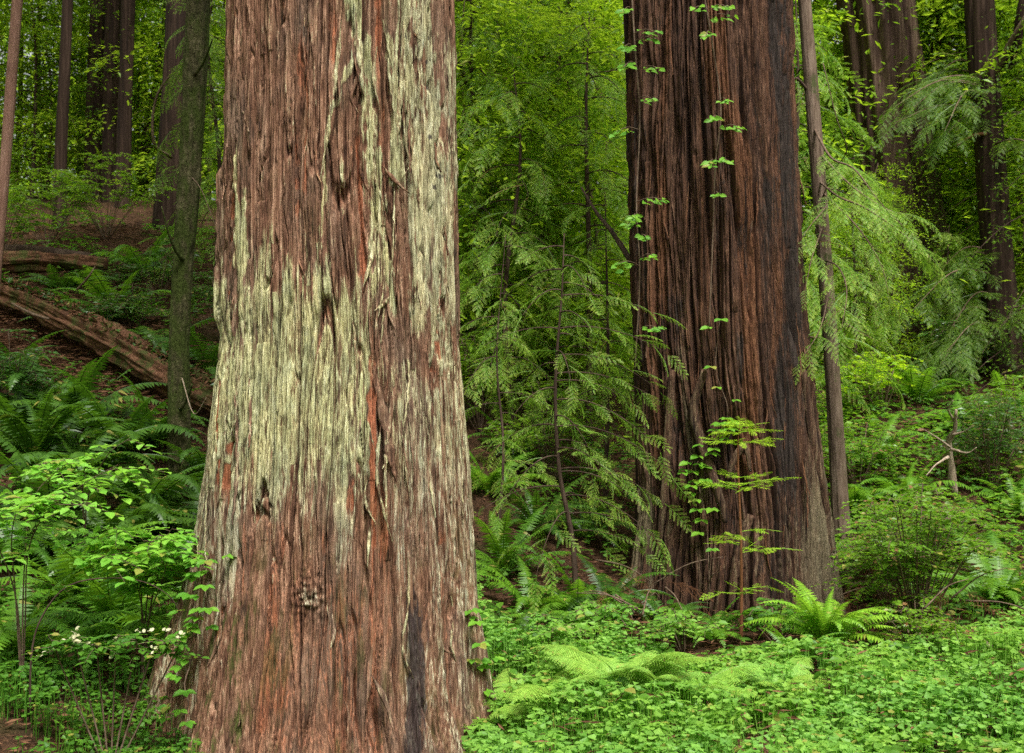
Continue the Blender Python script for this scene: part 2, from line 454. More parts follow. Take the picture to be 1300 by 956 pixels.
# fern frond template: unit length along +X, arching
def frond_tmpl(seed, rise=1.0, curl=1.9, npin=30, width=.12, sag=.25, pw=.8):
    r = np.random.default_rng(seed)
    t = np.linspace(0, 1, npin * 2 + 1)
    ang = rise - curl * t ** 1.25
    dx = np.cos(ang); dz = np.sin(ang)
    ds = 1 / (len(t) - 1)
    x = np.concatenate([[0], np.cumsum(dx[:-1]) * ds]); z = np.concatenate([[0], np.cumsum(dz[:-1]) * ds])
    y = .03 * np.sin(t * 2.2 + r.uniform(0, 6)) * t
    P = np.stack([x, y, z], -1)
    V, Q, T = tube(P[::4], np.linspace(.008, .0018, len(P[::4])), 3, False)
    parts = [(V, Q, None)]
    tg = norm(np.gradient(P, axis=0))
    k = np.arange(2, len(t) - 1, 2) if npin < 60 else np.arange(3, len(t) - 1)
    k = k[t[k] > .10]
    tt = t[k]
    L = width * np.minimum(1, .5 + 3.2 * (tt - .1)) * (1 - np.clip((tt - .3) / .7, 0, 1) ** 1.6) + .004
    sp = 1.0 / npin * pw
    for sgn in (1, -1):
        side = np.stack([np.zeros(len(k)), np.full(len(k), sgn), np.zeros(len(k))], -1)
        f = side + tg[k] * (.28 + .1 * r.normal(size=(len(k), 1))) + np.array([0, 0, -1]) * (sag * (.6 + .5 * r.random((len(k), 1))))
        up = np.cross(tg[k], side) * sgn + r.normal(size=(len(k), 3)) * .12
        pin = (np.array([(0, -.3, 0), (.22, -.5, .0), (1, .05, -.12), (.22, .5, 0), (0, .3, 0)]), None, [(0, 1, 3), (0, 3, 4), (1, 2, 3)])
        S = np.stack([L * r.uniform(.9, 1.08, len(k)), np.full(len(k), sp), L], -1)
        v, q, tr = scatter(pin, P[k], frames(f, up), S)
        parts.append((v, q, tr))
    return merge(parts)


def mesh_from_tmpl(name, tm, mat, smooth=False):
    mb = MB(); mb.add(tm[0], tm[1], tm[2]); return mb.mesh(name, mat, smooth)


FROND = [frond_tmpl(k, rise=ri, curl=cu, width=w * 1.3, pw=.98) for k, (ri, cu, w) in enumerate([(1.05, 1.5, .11), (1.0, 1.9, .12), (.85, 1.8, .115), (1.2, 2.3, .11), (.7, 1.2, .12), (1.25, 1.1, .10)])]
FMESH = {}
for mk in ('fern_dark', 'fern_mid', 'fern_bright'):
    FMESH[mk] = [mesh_from_tmpl('frond', t, M[mk]) for t in FROND]
# lady fern: wider lacy fronds
def lady_tmpl(seed, rise, curl):
    r = np.random.default_rng(seed)
    t = np.linspace(0, 1, 60); ang = rise - curl * t ** 1.2
    P = np.stack([np.cumsum(np.cos(ang)) / 60, .03 * np.sin(3 * t + seed), np.cumsum(np.sin(ang)) / 60], -1); tg = norm(np.gradient(P, axis=0))
    v, q, _ = tube(P[::5], np.linspace(.006, .0015, 12), 3, False); parts = [(v, q, None)]
    mini = []; mt = np.linspace(.06, 1, 11)
    kite = (np.array([(0, -.3, 0), (.5, -.42, 0), (1, 0, -.1), (.5, .42, 0), (0, .3, 0)]), None, [(0, 1, 3), (1, 2, 3), (0, 3, 4)])
    for sg in (1, -1):
        f = np.stack([np.full(11, .45), np.full(11, sg * 1.0), np.full(11, -.15)], -1)
        l = .26 * (1.02 - mt ** 1.5) + .03
        mini.append(scatter(kite, np.stack([mt, 0 * mt, -.25 * mt ** 2], -1), frames(f, np.tile([0, 0, 1.0], (11, 1))), np.stack([l, np.full(11, .085), l], -1)))
    mini = merge(mini)
    k = np.arange(7, 60, 2); tt = t[k]
    L = .25 * np.minimum(1, .35 + 2.6 * (tt - .1)) * (1 - np.clip((tt - .35) / .65, 0, 1) ** 1.3) + .008
    for sg in (1, -1):
        f = np.array([0, sg, 0]) + tg[k] * (.35 + .08 * r.normal(size=(len(k), 1))) + np.array([0, 0, -.18]) * r.uniform(.2, 1.4, (len(k), 1))
        parts.append(scatter(mini, P[k], frames(f, np.cross(tg[k], f) * sg + r.normal(size=(len(k), 3)) * .1), L))
    return merge(parts)


LADY = [mesh_from_tmpl('frond', lady_tmpl(40 + k, [.85, .65, 1.0][k], [1.3, 1.0, 1.5][k]), M['fern_pale']) for k in range(3)]
DEADF = [mesh_from_tmpl('frond', frond_tmpl(60 + k, rise=.4, curl=1.9, width=.08, sag=.6), M['dead_needles']) for k in range(2)]


GA = GB = GC = GL = None


def fern(label, px, Y, size, n=14, mat='fern_dark', group='sword ferns on the slope', spread=1.0, az=None, dz=0.0, meshes=None, loc=None):
    p = gx(px, Y) if loc is None else np.array(loc)
    t = thing('sword_fern' if meshes is None else 'lady_fern', label, 'fern', (p[0], p[1], p[2] - .02 + dz), random.uniform(0, 6.28), group)
    L = meshes or FMESH[mat]
    for k in range(n):
        me = L[random.randrange(len(L))]
        o = obj('frond', me, t)
        a = (k + random.uniform(-.35, .35)) / n * 2 * PI if az is None else az[0] + random.uniform(-1, 1) * az[1]
        s = size * random.uniform(.68, 1.12) * (1.18 if group == GA else 1)
        o.rotation_euler = (random.uniform(-.25, .25), random.uniform(-.28, .22) * spread, a)
        o.scale = (s, s, s)
    return t


# redwood spray: flat feather along +X, unit ~ metres; returns tmpl + tip attr
def twig_tmpl(L, nn=13, nl=.019, seed=0):
    r = np.random.default_rng(seed)
    t = np.linspace(.06, 1, nn)
    P = np.stack([t * L, np.zeros(nn), -.12 * L * t ** 2], -1)
    ln = nl * np.minimum(1, .55 + 2 * t) * (1.1 - .55 * t)
    out = []
    needle = (np.array([(0, -.10, 0), (.5, -.13, .02), (1, 0, -.04), (.5, .13, .02)]), [(0, 1, 2, 3)], None)
    for sg in (1, -1):
        f = np.stack([np.full(nn, .62), np.full(nn, sg * 1.0), r.normal(size=nn) * .12], -1)
        up = np.stack([np.zeros(nn), r.normal(size=nn) * .2, np.ones(nn)], -1)
        out.append(scatter(needle, P, frames(f, up), ln))
    out.append((np.array([(0, -.0012, 0), (L, -.0006, -.12 * L), (L, .0006, -.12 * L), (0, .0012, 0)]), [(0, 1, 2, 3)], None))
    return merge(out)


def spray_tmpl(seed, L=.5, droop=.5, ntw=13, twl=.17, nl=.019):
    r = np.random.default_rng(seed)
    V = []; Q = []; A = []; n = 0
    t = np.linspace(0, 1, 14)
    ang = .15 - droop * t ** 1.3
    P = np.stack([np.cumsum(np.cos(ang)) * L / 14, np.cumsum(r.normal(size=14) * .06) * L / 14, np.cumsum(np.sin(ang)) * L / 14], -1)
    for k in range(ntw):
        s = .12 + .86 * k / (ntw - 1)
        p = np.array([np.interp(s, t, P[:, c]) for c in range(3)])
        tw = twig_tmpl(max(.05, twl * (1.05 - .62 * s) * r.uniform(.75, 1.15)), 12, nl, seed * 50 + k)
        sg = 1 if k % 2 else -1
        a = .15 - droop * s ** 1.3
        if k == ntw - 1: sg = 0
        fw = np.array([math.cos(a), sg * (1.0 + .2 * r.normal()), math.sin(a) - .12 * abs(sg) * (1 + droop)])
        R = frames(fw[None], np.array([[r.normal() * .15, r.normal() * .15, 1]]))
        v, q, _ = scatter((tw[0], tw[1], None), p[None], R, np.ones(1))
        V.append(v); Q.append(q + n); n += len(v)
        tipw = np.clip(tw[0][:, 0] / max(tw[0][:, 0].max(), 1e-4), 0, 1) ** 1.6 * r.uniform(.25, .8)
        A.append(tipw)
    v, q, _ = tube(P, np.linspace(.004, .0015, 14), 3, False)
    V.append(v); Q.append(q + n); A.append(np.zeros(len(v)))
    return np.vstack(V), np.vstack(Q), np.concatenate(A)


SPRAY = [spray_tmpl(k, L=.5, droop=d, nl=.025) for k, d in enumerate([.35, .6, .9, .5])]
SPRAY_FLAT = [spray_tmpl(20 + k, L=.42, droop=.1, ntw=9, twl=.17, nl=.034) for k in range(2)]


def add_sprays(mb, P, Fw, Up, S, tms, mat=0):
    P = np.asarray(P); R = frames(np.asarray(Fw), np.asarray(Up)); S = np.asarray(S)
    which = rng.integers(0, len(tms), len(P))
    for k, tm in enumerate(tms):
        s = which == k
        if not s.any(): continue
        v, q, _ = scatter((tm[0], tm[1], None), P[s], R[s], S[s])
        mb.add(v, q, None, mat, np.tile(tm[2], s.sum()))


# ------------------------------------------------------------------ the lichened redwood (left of centre)
def trunk_grid(cx, cy, r, zs, th, hfun):
    TH, ZZ = np.meshgrid(th, zs)                    # rows = z
    CX = np.interp(zs, *cx)[:, None]; CY = np.interp(zs, *cy)[:, None]; RR = np.interp(zs, *r)[:, None]
    H, at_ = hfun(TH, ZZ, RR)
    R2 = RR + H
    V = np.stack([CX + R2 * np.sin(TH), CY - R2 * np.cos(TH), ZZ + 0 * TH], -1)
    nz, nt_ = TH.shape
    i, j = np.meshgrid(np.arange(nz - 1), np.arange(nt_), indexing='ij'); j2 = (j + 1) % nt_
    Q = np.stack([i * nt_ + j, i * nt_ + j2, (i + 1) * nt_ + j2, (i + 1) * nt_ + j], -1).reshape(-1, 4)
    return V.reshape(-1, 3), Q, at_


def theta_cols(front, back, half=1.75):
    a = np.linspace(-half, half, front, endpoint=False)
    b = np.linspace(half, 2 * PI - half, back, endpoint=False)
    return np.concatenate([a, b])


def strip_mask(px, py, pts, w, soft=.5):
    """pts: (px,py) polyline, going down the picture of the bark; w half width"""
    pts = np.array(pts, float)
    xc = np.interp(py, pts[:, 1], pts[:, 0]); d = np.abs(px - xc) / w
    inside = sstep(pts[0, 1] - 18, pts[0, 1] + 10, py) * (1 - sstep(pts[-1, 1] - 18, pts[-1, 1] + 14, py))
    return (1 - sstep(1 - soft, 1 + soft, d)) * inside


MZ = np.array([-.6, -.3, .055, .64, 1.39, 2.24, 3.2, 4.39, 8, 16])
MR = np.array([1.14, 1.06, .950, .866, .802, .726, .700, .672, .62, .50])
MCX = (np.array([421, 421, 421, 425, 431, 434, 434, 433.5, 433, 432]) - 650) / F * 7.8
MY = 7.8


def strand_height(TH, ZZ, rad, K, amp, zlen, seed, warp):
    a = TH * rad * K + warp * K
    c = np.floor(a); fr = a - c
    h = hash01(c, seed)
    s = ZZ / zlen + h * 7.3
    cz = np.floor(s); fz = s - cz
    h2 = hash01(c * 131 + cz, seed + 1)
    edge = sstep(0, .16, fr) * (1 - sstep(.84, 1, fr))
    lip = (1 - fz) ** 1.5                         # thick at the lower end, thin at the top, then a step
    return amp * edge * (.35 + .65 * h2) * (.6 + .4 * lip * sstep(0, .04, fz)), h2


def main_h(TH, ZZ, RR):
    sx, sy = np.sin(TH) * .78, np.cos(TH) * .78
    w = .05 * perlin(sx * 1.6, sy * 1.6, ZZ * .55) + .018 * perlin(sx * 6, sy * 6, ZZ * 1.6) + .006 * perlin(sx * 25, sy * 25, ZZ * 6) + .010 * ZZ
    wx, wy = sx + w * np.cos(TH), sy - w * np.sin(TH)
    n1 = perlin(wx * 7.5, wy * 7.5, ZZ * .42 + 3)
    n1b = perlin(wx * 14, wy * 14, ZZ * .8 + 9)
    fis = sstep(.0, .075, np.abs(n1)); fis2 = sstep(0, .065, np.abs(n1b))
    n6 = perlin(wx * 20, wy * 20, ZZ * .5 + 21); fis3 = sstep(0, .06, np.abs(n6)); n7 = perlin(wx * 38, wy * 38, ZZ * .9 + 2); fis4 = sstep(0, .07, np.abs(n7))
    n2 = perlin(wx * 26, wy * 26, ZZ * 1.3)
    n3 = perlin(wx * 70, wy * 70, ZZ * 3.2)
    n4 = perlin(wx * 40, wy * 40, ZZ * 13)
    sA, hA = strand_height(TH, ZZ, .78, 17, .016, 1.7, 1, w)
    sB, hB = strand_height(TH, ZZ, .78, 52, .008, .75, 5, w * 1.1 + .003 * n4)
    sC, hC = strand_height(TH, ZZ, .78, 8.5, .022, 3.6, 11, w * .9 + .004 * n2)
    low = .03 * perlin(sx * 2.2, sy * 2.2, ZZ * .35 + 7)
    flare = sstep(1.6, -.3, ZZ) * .075 * np.cos(4.6 * TH + 1.1) + sstep(.9, -.3, ZZ) * .05 * np.cos(9 * TH)
    flare = flare + sstep(1.1, -.2, ZZ) * .05 * np.exp(-((TH + 1.45) / .5) ** 2) * 1.6
    n5 = perlin(wx * 90, wy * 90, ZZ * 9 + 4)
    H = low + flare + sC + .046 * (fis - 1) + .030 * (fis2 - 1) + .026 * (fis3 - 1) + .011 * (fis4 - 1) + .012 * n2 + .009 * n3 + .003 * n4 + .003 * n5 + 1.4 * sA + 1.4 * sB
    # picture-free bark coordinates: width fraction -> px scale of the photographed face
    cxp = np.interp(ZZ, MZ, MCX) / MY * F + 650
    px = cxp + RR * 200 * np.sin(TH); py = 478 - (ZZ - CAMZ) * 200 / 1.0
    # the raised flap at the left edge
    H = H + .045 * np.exp(-((TH + 1.46) / .10) ** 2) * sstep(430, 400, py) * sstep(205, 228, py)
    jx = px + 6 * n2 + 9 * n1 + 4 * n4
    front = (np.cos(TH) > -.15)
    li = np.zeros_like(TH)
    S = [([(470, -30), (470, 110), (440, 180), (432, 260), (424, 330)], 3.5, .75), ([(466, 30), (480, 120), (489, 230), (490, 300), (505, 350), (516, 410)], 7, 1.05),
         ([(524, -30), (520, 120), (517, 180), (512, 260)], 9, 1.0), ([(526, 90), (534, 200), (536, 330), (533, 430)], 8, 1.0), ([(545, -30), (548, 110), (550, 200), (553, 300), (556, 480)], 9, 1.05),
         ([(536, -30), (543, 120), (545, 230), (540, 320)], 5, .95), ([(566, 60), (568, 300), (570, 480)], 5, .8), ([(323, 205), (329, 300), (334, 420)], 6, .95), ([(299, 360), (302, 480)], 10, .9),
         ([(500, 270), (494, 330), (484, 390), (478, 470)], 7, .85), ([(476, 130), (482, 210), (484, 260)], 5, .8), ([(425, 320), (432, 420)], 4, .8), ([(455, 230), (452, 300)], 4, .6), ([(505, 60), (512, 160)], 2.5, .8)]
    for pts, w_, a_ in S: li = np.maximum(li, a_ * strip_mask(jx, py, pts, w_))
    topl = np.interp(jx, [240, 290, 330, 345, 470, 480, 520, 575], [335, 380, 390, 355, 365, 410, 440, 420]) + 50 * n1b + 60 * (hA - .5) + 60 * (hB - .5)
    botl = np.interp(jx, [230, 262, 300, 320, 350, 470, 500, 520, 600], [930, 930, 800, 680, 640, 660, 660, 930, 930]) + 110 * (hA - .5) + 60 * n1b + 90 * (hB - .5)
    band = sstep(-25, 35, py - topl) * sstep(-40, 50, botl - py)
    wdt = np.interp(jx, [240, 300, 345, 470, 485, 500, 520, 600], [.74, .90, 1.0, .92, .66, .46, .68, .74])
    fade = 1 - .28 * sstep(560, 800, py)
    li = np.maximum(li, band * wdt * fade * (.66 + .36 * hA + .22 * hB + .35 * n2))
    li = np.maximum(li, .10 + .24 * hA * hB + .18 * n2) 
    li = li * (.6 + .4 * fis) * (.85 + .15 * fis2)
    red = np.zeros_like(TH)
    for pts, w_, a_ in [([(489, -30), (494, 100), (497, 220), (496, 300), (492, 430), (485, 600), (492, 800)], 4.5, .9), ([(322, -30), (321, 200), (317, 400), (313, 640), (318, 800)], 3.5, .95),
                        ([(470, 200), (474, 330), (470, 480)], 4, .8), ([(412, -30), (409, 200), (408, 340)], 3, .6), ([(445, -30), (444, 120)], 4, .7), ([(488, 380), (486, 500), (490, 600)], 5.5, 1.05),
                        ([(497, 600), (505, 700), (503, 850)], 10, .75), ([(470, 330), (466, 520), (462, 640)], 3.5, .7), ([(378, 640), (400, 720), (395, 860)], 20, .5), ([(450, 650), (462, 860)], 16, .5),
                        ([(297, 460), (295, 640)], 2.5, .8), ([(350, 640), (345, 860)], 12, .45), ([(556, 300), (560, 700)], 1.6, .6), ([(300, 0), (303, 200)], 3, .5), ([(540, 640), (556, 850)], 8, .4)]:
        red = np.maximum(red, a_ * strip_mask(jx, py, pts, w_, .7))
    red = red * (.60 + .55 * sstep(-.25, .25, perlin(px * .05, py * .011, 6.6))) * (.7 + .45 * hB)
    red = np.maximum(red, .5 * (1 - fis))
    red = np.maximum(red, .58 * sstep(600, 740, py) * sstep(330, 380, jx) * sstep(545, 510, jx) * (.6 + .5 * hA))
    li = li * (1 - np.clip(red * 1.15 - .15, 0, 1) * .92)
    pale = np.clip(sstep(540, 680, py) + sstep(500, 540, jx) * .55 + sstep(300, 265, jx) * .8, 0, 1)
    stain = .85 * strip_mask(jx + 7 * n1b, py + 60 * (hB - .5), [(538, 735), (543, 800), (538, 960)], np.interp(py, [700, 780, 960], [4, 10, 12]), .75) + .3 * strip_mask(jx, py, [(552, 600), (540, 760)], 7, .9) + .25 * strip_mask(jx, py, [(402, 380), (404, 470)], 16, .9)
    for kx, ky in ((540, 100), (548, 130), (545, 190), (553, 235), (550, 250), (523, 75), (546, 70)):
        stain = np.maximum(stain, np.exp(-((jx - kx) / 3.2) ** 2 - ((py - ky) / 4.5) ** 2))
    moss = sstep(600, 760, py) * (sstep(370, 330, jx) + .35) + .2
    # knot
    kr = np.hypot((px - 421) / 17, (py - 726) / 24)
    H = H + .026 * np.exp(-kr ** 2) * (1 + 1.2 * perlin(px * .16, py * .16, 2.2))
    li = np.maximum(li, .72 * np.exp(-(kr / .75) ** 2)); pale = np.maximum(pale, np.exp(-kr ** 2))
    for a in (li, red, stain): a *= np.where(front, 1, .8)
    # raised lichen strips and sunken red seams
    H = H + .010 * np.clip(li, 0, 1) * sstep(430, 380, py) - .016 * np.clip(red, 0, 1)
    return H, {'lichen': li, 'red': red, 'stain': stain, 'moss': moss, 'pale': pale}


base = np.array([float(np.interp(0, MZ, MCX)), MY, gz(float(MCX[2]), MY)])
main_tree = thing('redwood_tree', 'huge redwood with peeling brown bark and yellow lichen on its lower trunk', 'tree', base)
zs = np.concatenate([np.linspace(-.45, 4.75, 1000), np.linspace(4.8, 16, 70)])
V, Q, A = trunk_grid((MZ, MCX), (MZ, np.full(len(MZ), MY)), (MZ, MR), zs, theta_cols(900, 170), main_h)
mb = MB(); mb.add(V, Q)
obj('trunk', mb.mesh('trunk', M['main_bark'], True, base, A), main_tree)


def bark_point(px, py, lift=0.0):
    """a point on the bark face of the first redwood, from bark coordinates"""
    z = CAMZ + (478 - py) / 200.0
    R = float(np.interp(z, MZ, MR)); c = float(np.interp(z, MZ, MCX))
    s = np.clip((px - (c / MY * F + 650)) / (R * 200), -.99, .99)
    th = math.asin(s); r = R + lift
    return np.array([c + r * math.sin(th), MY - r * math.cos(th), z]), np.array([math.sin(th), -math.cos(th), 0])


def bark_strip(pts, w, lift0=.02, lift1=.05, thick=.008, tip='lichen', fn=None, owner=None, obase=None, mat='main_bark'):
    fn = fn or bark_point; owner = owner or main_tree; obase = base if obase is None else obase
    n = max(14, int(abs(pts[-1][1] - pts[0][1]) / 5))
    path = smooth_path(pts, n); rows = []; nr = []
    for k, (a, b) in enumerate(path):
        t = k / (n - 1)
        p, q = fn(a, b, lift0 + (lift1 - lift0) * t ** 2 + .004 * math.sin(k * 1.7)); rows.append(p); nr.append(q)
    rows = np.array(rows); nr = np.array(nr)
    tg = norm(np.gradient(rows, axis=0)); sd = norm(np.cross(tg, nr))
    t = np.linspace(0, 1, n)
    ww = w / 200 * np.clip(np.minimum(t * 5, (1 - t) * 3.2), .12, 1) * (1 + .25 * np.array([math.sin(k * .9 + w) for k in range(n)]))
    prof = [(-1, -.6), (-.55, .25), (.05, .7), (.6, .35), (1, -.5), (.4, -.9), (-.4, -.9)]
    V = np.concatenate([np.stack([rows[k] + sd[k] * ww[k] * u + nr[k] * thick * v * (1 + .3 * random.uniform(-1, 1)) for u, v in prof]) for k in range(n)])
    m = len(prof); i, j = np.meshgrid(np.arange(n - 1), np.arange(m), indexing='ij'); j2 = (j + 1) % m
    Qd = np.stack([i * m + j, i * m + j2, (i + 1) * m + j2, (i + 1) * m + j], -1).reshape(-1, 4)
    mb = MB(); mb.add(V, Qd)
    at_ = {'lichen': np.full(len(V), .72 if tip == 'lichen' else .33), 'red': np.full(len(V), .5 if tip == 'red' else 0.), 'pale': np.full(len(V), .3)}
    if mat != 'main_bark': at_ = {'red': np.full(len(V), random.uniform(.2, .8)), 'stain': np.zeros(len(V)), 'lichen': np.full(len(V), random.uniform(0, .45))}
    o = obj('bark_strip', mb.mesh('bark_strip', M[mat], True, obase, at_), owner)
    return o


for pts, w, l0, l1, k in [
    ([(452, 66), (446, 130), (438, 190), (430, 250)], 3.2, .015, .03, 'lichen'), ([(466, 45), (473, 110), (487, 180), (490, 240), (500, 285)], 5.5, .012, .02, 'lichen'),
    ([(500, 285), (510, 340), (515, 410)], 3.5, .02, .045, 'brown'), ([(522, 40), (519, 120), (514, 180), (510, 230)], 4.5, .012, .03, 'lichen'),
    ([(521, 120), (528, 180), (535, 250), (536, 280)], 4.0, .012, .03, 'lichen'), ([(497, 233), (508, 248), (521, 264)], 2.6, .03, .075, 'brown'),
    ([(497, 60), (502, 90), (506, 118)], 1.6, .02, .04, 'lichen'), ([(492, 300), (486, 340), (476, 375)], 3.0, .015, .05, 'lichen'),
    ([(476, 255), (486, 300), (481, 350)], 2.6, .015, .03, 'lichen'), ([(505, 385), (498, 394), (488, 402)], 2.5, .03, .05, 'lichen'),
    ([(488, 465), (500, 520), (508, 570), (514, 600)], 6, .015, .03, 'brown'), ([(515, 480), (508, 520), (503, 560)], 4, .02, .035, 'brown'),
    ([(390, 100), (396, 170), (399, 225)], 1.6, .012, .03, 'brown'), ([(393, 225), (390, 250), (386, 270)], 2.2, .02, .03, 'brown'), ([(332, 160), (340, 178), (347, 190)], 1.8, .02, .05, 'brown'),
    ([(350, 45), (351, 120), (356, 190)], 3, .010, .02, 'brown'), ([(292, 120), (291, 210), (290, 300)], 5, .012, .03, 'brown'), ([(284, 218), (281, 300), (280, 400)], 5, .02, .03, 'brown'),
    ([(560, 170), (562, 250), (566, 330)], 3, .012, .03, 'brown'), ([(575, 40), (572, 160), (575, 270)], 3, .012, .02, 'brown'), ([(325, 500), (331, 580), (329, 650)], 3.5, .015, .03, 'brown'),
    ([(345, 480), (348, 530), (350, 560)], 2.4, .015, .04, 'brown'), ([(490, 815), (505, 845), (513, 880)], 3.2, .02, .05, 'brown'), ([(366, 790), (352, 830), (346, 870)], 3.5, .02, .035, 'brown'),
    ([(560, 792), (566, 800), (572, 806)], 1.6, .03, .06, 'brown'), ([(340, 400), (334, 450), (331, 500)], 2.6, .015, .03, 'lichen'), ([(470, 560), (474, 610), (470, 660)], 3, .012, .03, 'brown'),
    ([(398, 655), (393, 690), (386, 720)], 2.4, .015, .04, 'red'), ([(438, 300), (440, 340), (442, 372)], 2.4, .012, .03, 'lichen'), ([(372, 20), (378, 60), (380, 105)], 1.8, .012, .03, 'brown')]:
    bark_strip(pts, w, l0, l1, .007, k)
for k in range(24):
    a, b = random.uniform(288, 572), random.uniform(-30, 780); l = random.uniform(70, 190)
    if b + l > 640: a = random.uniform(265, 585)
    bark_strip([(a, b), (a + random.uniform(-4, 4), b + l * .35), (a + random.uniform(-5, 5), b + l * .7), (a + random.uniform(-10, 10), b + l)], random.uniform(1.2, 3.0), .012, random.uniform(.028, .045), .005,
               'lichen' if (350 < b + l * .5 < 620 or a > 520) and random.random() < .75 else random.choice(['brown', 'brown', 'red']))
for k in range(26):
    a, b = random.gauss(515, 28), random.uniform(-20, 560); l = random.uniform(60, 170)
    if a > 572: continue
    bark_strip([(a, b), (a + random.uniform(-5, 5), b + l * .5), (a + random.uniform(-14, 14), b + l)], random.uniform(.9, 2.2), .014, random.uniform(.045, .085), .005, random.choice(['lichen', 'lichen', 'brown']))
for k in range(30):
    a, b = random.uniform(285, 580), random.uniform(20, 860)
    bark_strip([(a, b), (a + random.uniform(-4, 4), b + random.uniform(14, 40)), (a + random.uniform(-9, 9), b + random.uniform(45, 75))], random.uniform(1.0, 2.2), .014, random.uniform(.03, .06), .005,
               random.choice(['brown', 'brown', 'red']) if b < 360 or b > 640 else 'lichen')

# ------------------------------------------------------------------ the furrowed redwood (right of centre)
RY = 11.0
RZ = np.array([-.5, .0, .3, .8, 1.3, 1.9, 2.6, 4, 5.4, 9, 18])
RX = (np.array([926, 926, 927, 929, 924, 919, 911, 904, 899, 894, 890]) - 650) / F * RY
RRr = np.array([.98, .90, .865, .81, .785, .76, .742, .715, .685, .65, .52])


def right_h(TH, ZZ, RR):
    sx, sy = np.sin(TH) * .8, np.cos(TH) * .8
    w = .06 * perlin(sx * 1.4, sy * 1.4, ZZ * .4 + 30) + .02 * perlin(sx * 6, sy * 6, ZZ * 1.2 + 20) * sstep(3.2, .8, ZZ) * 2.5 + .006 * perlin(sx * 16, sy * 16, ZZ * 2) + .012 * ZZ
    wx, wy = sx + w * np.cos(TH), sy - w * np.sin(TH)
    n1 = perlin(wx * 5.2, wy * 5.2, ZZ * .22 + 13); n1b = perlin(wx * 11, wy * 11, ZZ * .4 + 19)
    fis = sstep(0, .16, np.abs(n1)); fis2 = sstep(0, .14, np.abs(n1b))
    n2 = perlin(wx * 24, wy * 24, ZZ * .8 + 5); n3 = perlin(wx * 60, wy * 60, ZZ * 2.2)
    sA, hA = strand_height(TH, ZZ, .8, 14, .02, 1.5, 21, w); sB, hB = strand_height(TH, ZZ, .8, 45, .009, .5, 25, w)
    low = .05 * perlin(sx * 1.9, sy * 1.9, ZZ * .25 + 17)
    flare = sstep(2.2, -.2, ZZ) * (.04 * np.cos(5 * TH + .6) + .04 * np.cos(11 * TH + 2)) + sstep(1.2, -.2, ZZ) * .07 * np.exp(-((TH - 1.2) / .4) ** 2)
    cut = np.exp(-((TH + .02 + .12 * np.sin(ZZ * 2.2)) / .13) ** 2) * sstep(1.9, 1.3, ZZ) * sstep(.4, .8, ZZ)      # the hollow seam low on the face
    n4 = perlin(wx * 34, wy * 34, ZZ * 7); n5 = perlin(wx * 80, wy * 80, ZZ * 8)
    fis3 = sstep(0, .08, np.abs(perlin(wx * 19, wy * 19, ZZ * .5 + 44)))
    H = low + flare + .085 * (fis - 1) + .046 * (fis2 - 1) + .026 * (fis3 - 1) + .022 * n2 + .011 * n3 + .011 * n4 + .006 * n5 + 1.6 * sA + 1.7 * sB - .10 * cut
    cxp = np.interp(ZZ, RZ, RX) / RY * F + 650
    px = cxp + RR * (F / RY) * np.sin(TH) + 8 * n2 + 14 * n1; py = 478 - (ZZ - CAMZ) * (F / RY)
    red = .0 * TH
    for pts, w_, a_ in [([(893, -60), (900, 120), (925, 240), (930, 330), (925, 500), (925, 600)], 12, 1.0), ([(848, -60), (838, 200), (830, 430)], 6, .8), ([(955, 40), (966, 200), (968, 420), (958, 520)], 5, .6),
                        ([(877, 60), (872, 300), (868, 430)], 5, .55), ([(830, 150), (822, 420), (824, 600)], 6, .6), ([(944, 300), (947, 420)], 6, .6)]:
        red = np.maximum(red, a_ * strip_mask(px, py, pts, w_, .7))
    red = np.maximum(red, .35 + .25 * (hA - .5))
    st = .0 * TH
    for pts, w_, a_ in [([(964, -80), (972, 60), (980, 250), (985, 400), (975, 520), (968, 640), (955, 760)], 17, .78), ([(958, 240), (952, 400), (956, 520)], 8, .55), ([(805, 150), (808, 420), (818, 560)], 8, .5), ([(850, 380), (843, 600)], 7, .6),
                        ([(912, 430), (916, 520)], 4, .6), ([(1005, 380), (1010, 560)], 5, .5)]:
        st = np.maximum(st, a_ * strip_mask(px, py, pts, w_, .8))
    st = np.maximum(st, .4 * (1 - fis))  # furrows take the dark tone as well
    li = .12 + .50 * sstep(985, 1015, px) * sstep(430, 600, py) * (.6 + .5 * hA) + .5 * sstep(560, 680, py) * (.4 + .6 * hB) + .5 * sstep(840, 812, px) * sstep(420, 520, py) * hA
    li = np.maximum(li, .75 * strip_mask(px, py, [(858, 440), (866, 540), (885, 640)], 8, .8))
    return H, {'red': red, 'stain': st, 'lichen': li * (.5 + .5 * fis)}


rbase = np.array([float(RX[1]), RY, gz(float(RX[1]), RY)])
right_tree = thing('redwood_tree', 'dark red-brown redwood with deep furrows and charred black streaks', 'tree', rbase)
zs = np.concatenate([np.linspace(-.3, 5.8, 820), np.linspace(5.9, 18, 60)])
V, Q, A = trunk_grid((RZ, RX), (RZ, np.full(len(RZ), RY)), (RZ, RRr), zs, theta_cols(620, 140), right_h)
mb = MB(); mb.add(V, Q)
obj('trunk', mb.mesh('trunk', M['right_bark'], True, rbase, A), right_tree)


def rbark_point(px, py, lift=0.0):
    z = CAMZ + (478 - py) / (F / RY)
    R = float(np.interp(z, RZ, RRr)); c = float(np.interp(z, RZ, RX))
    s = np.clip((px - (c / RY * F + 650)) / (R * F / RY), -.99, .99)
    th = math.asin(s); r = R + lift
    return np.array([c + r * math.sin(th), RY - r * math.cos(th), z]), np.array([math.sin(th), -math.cos(th), 0])


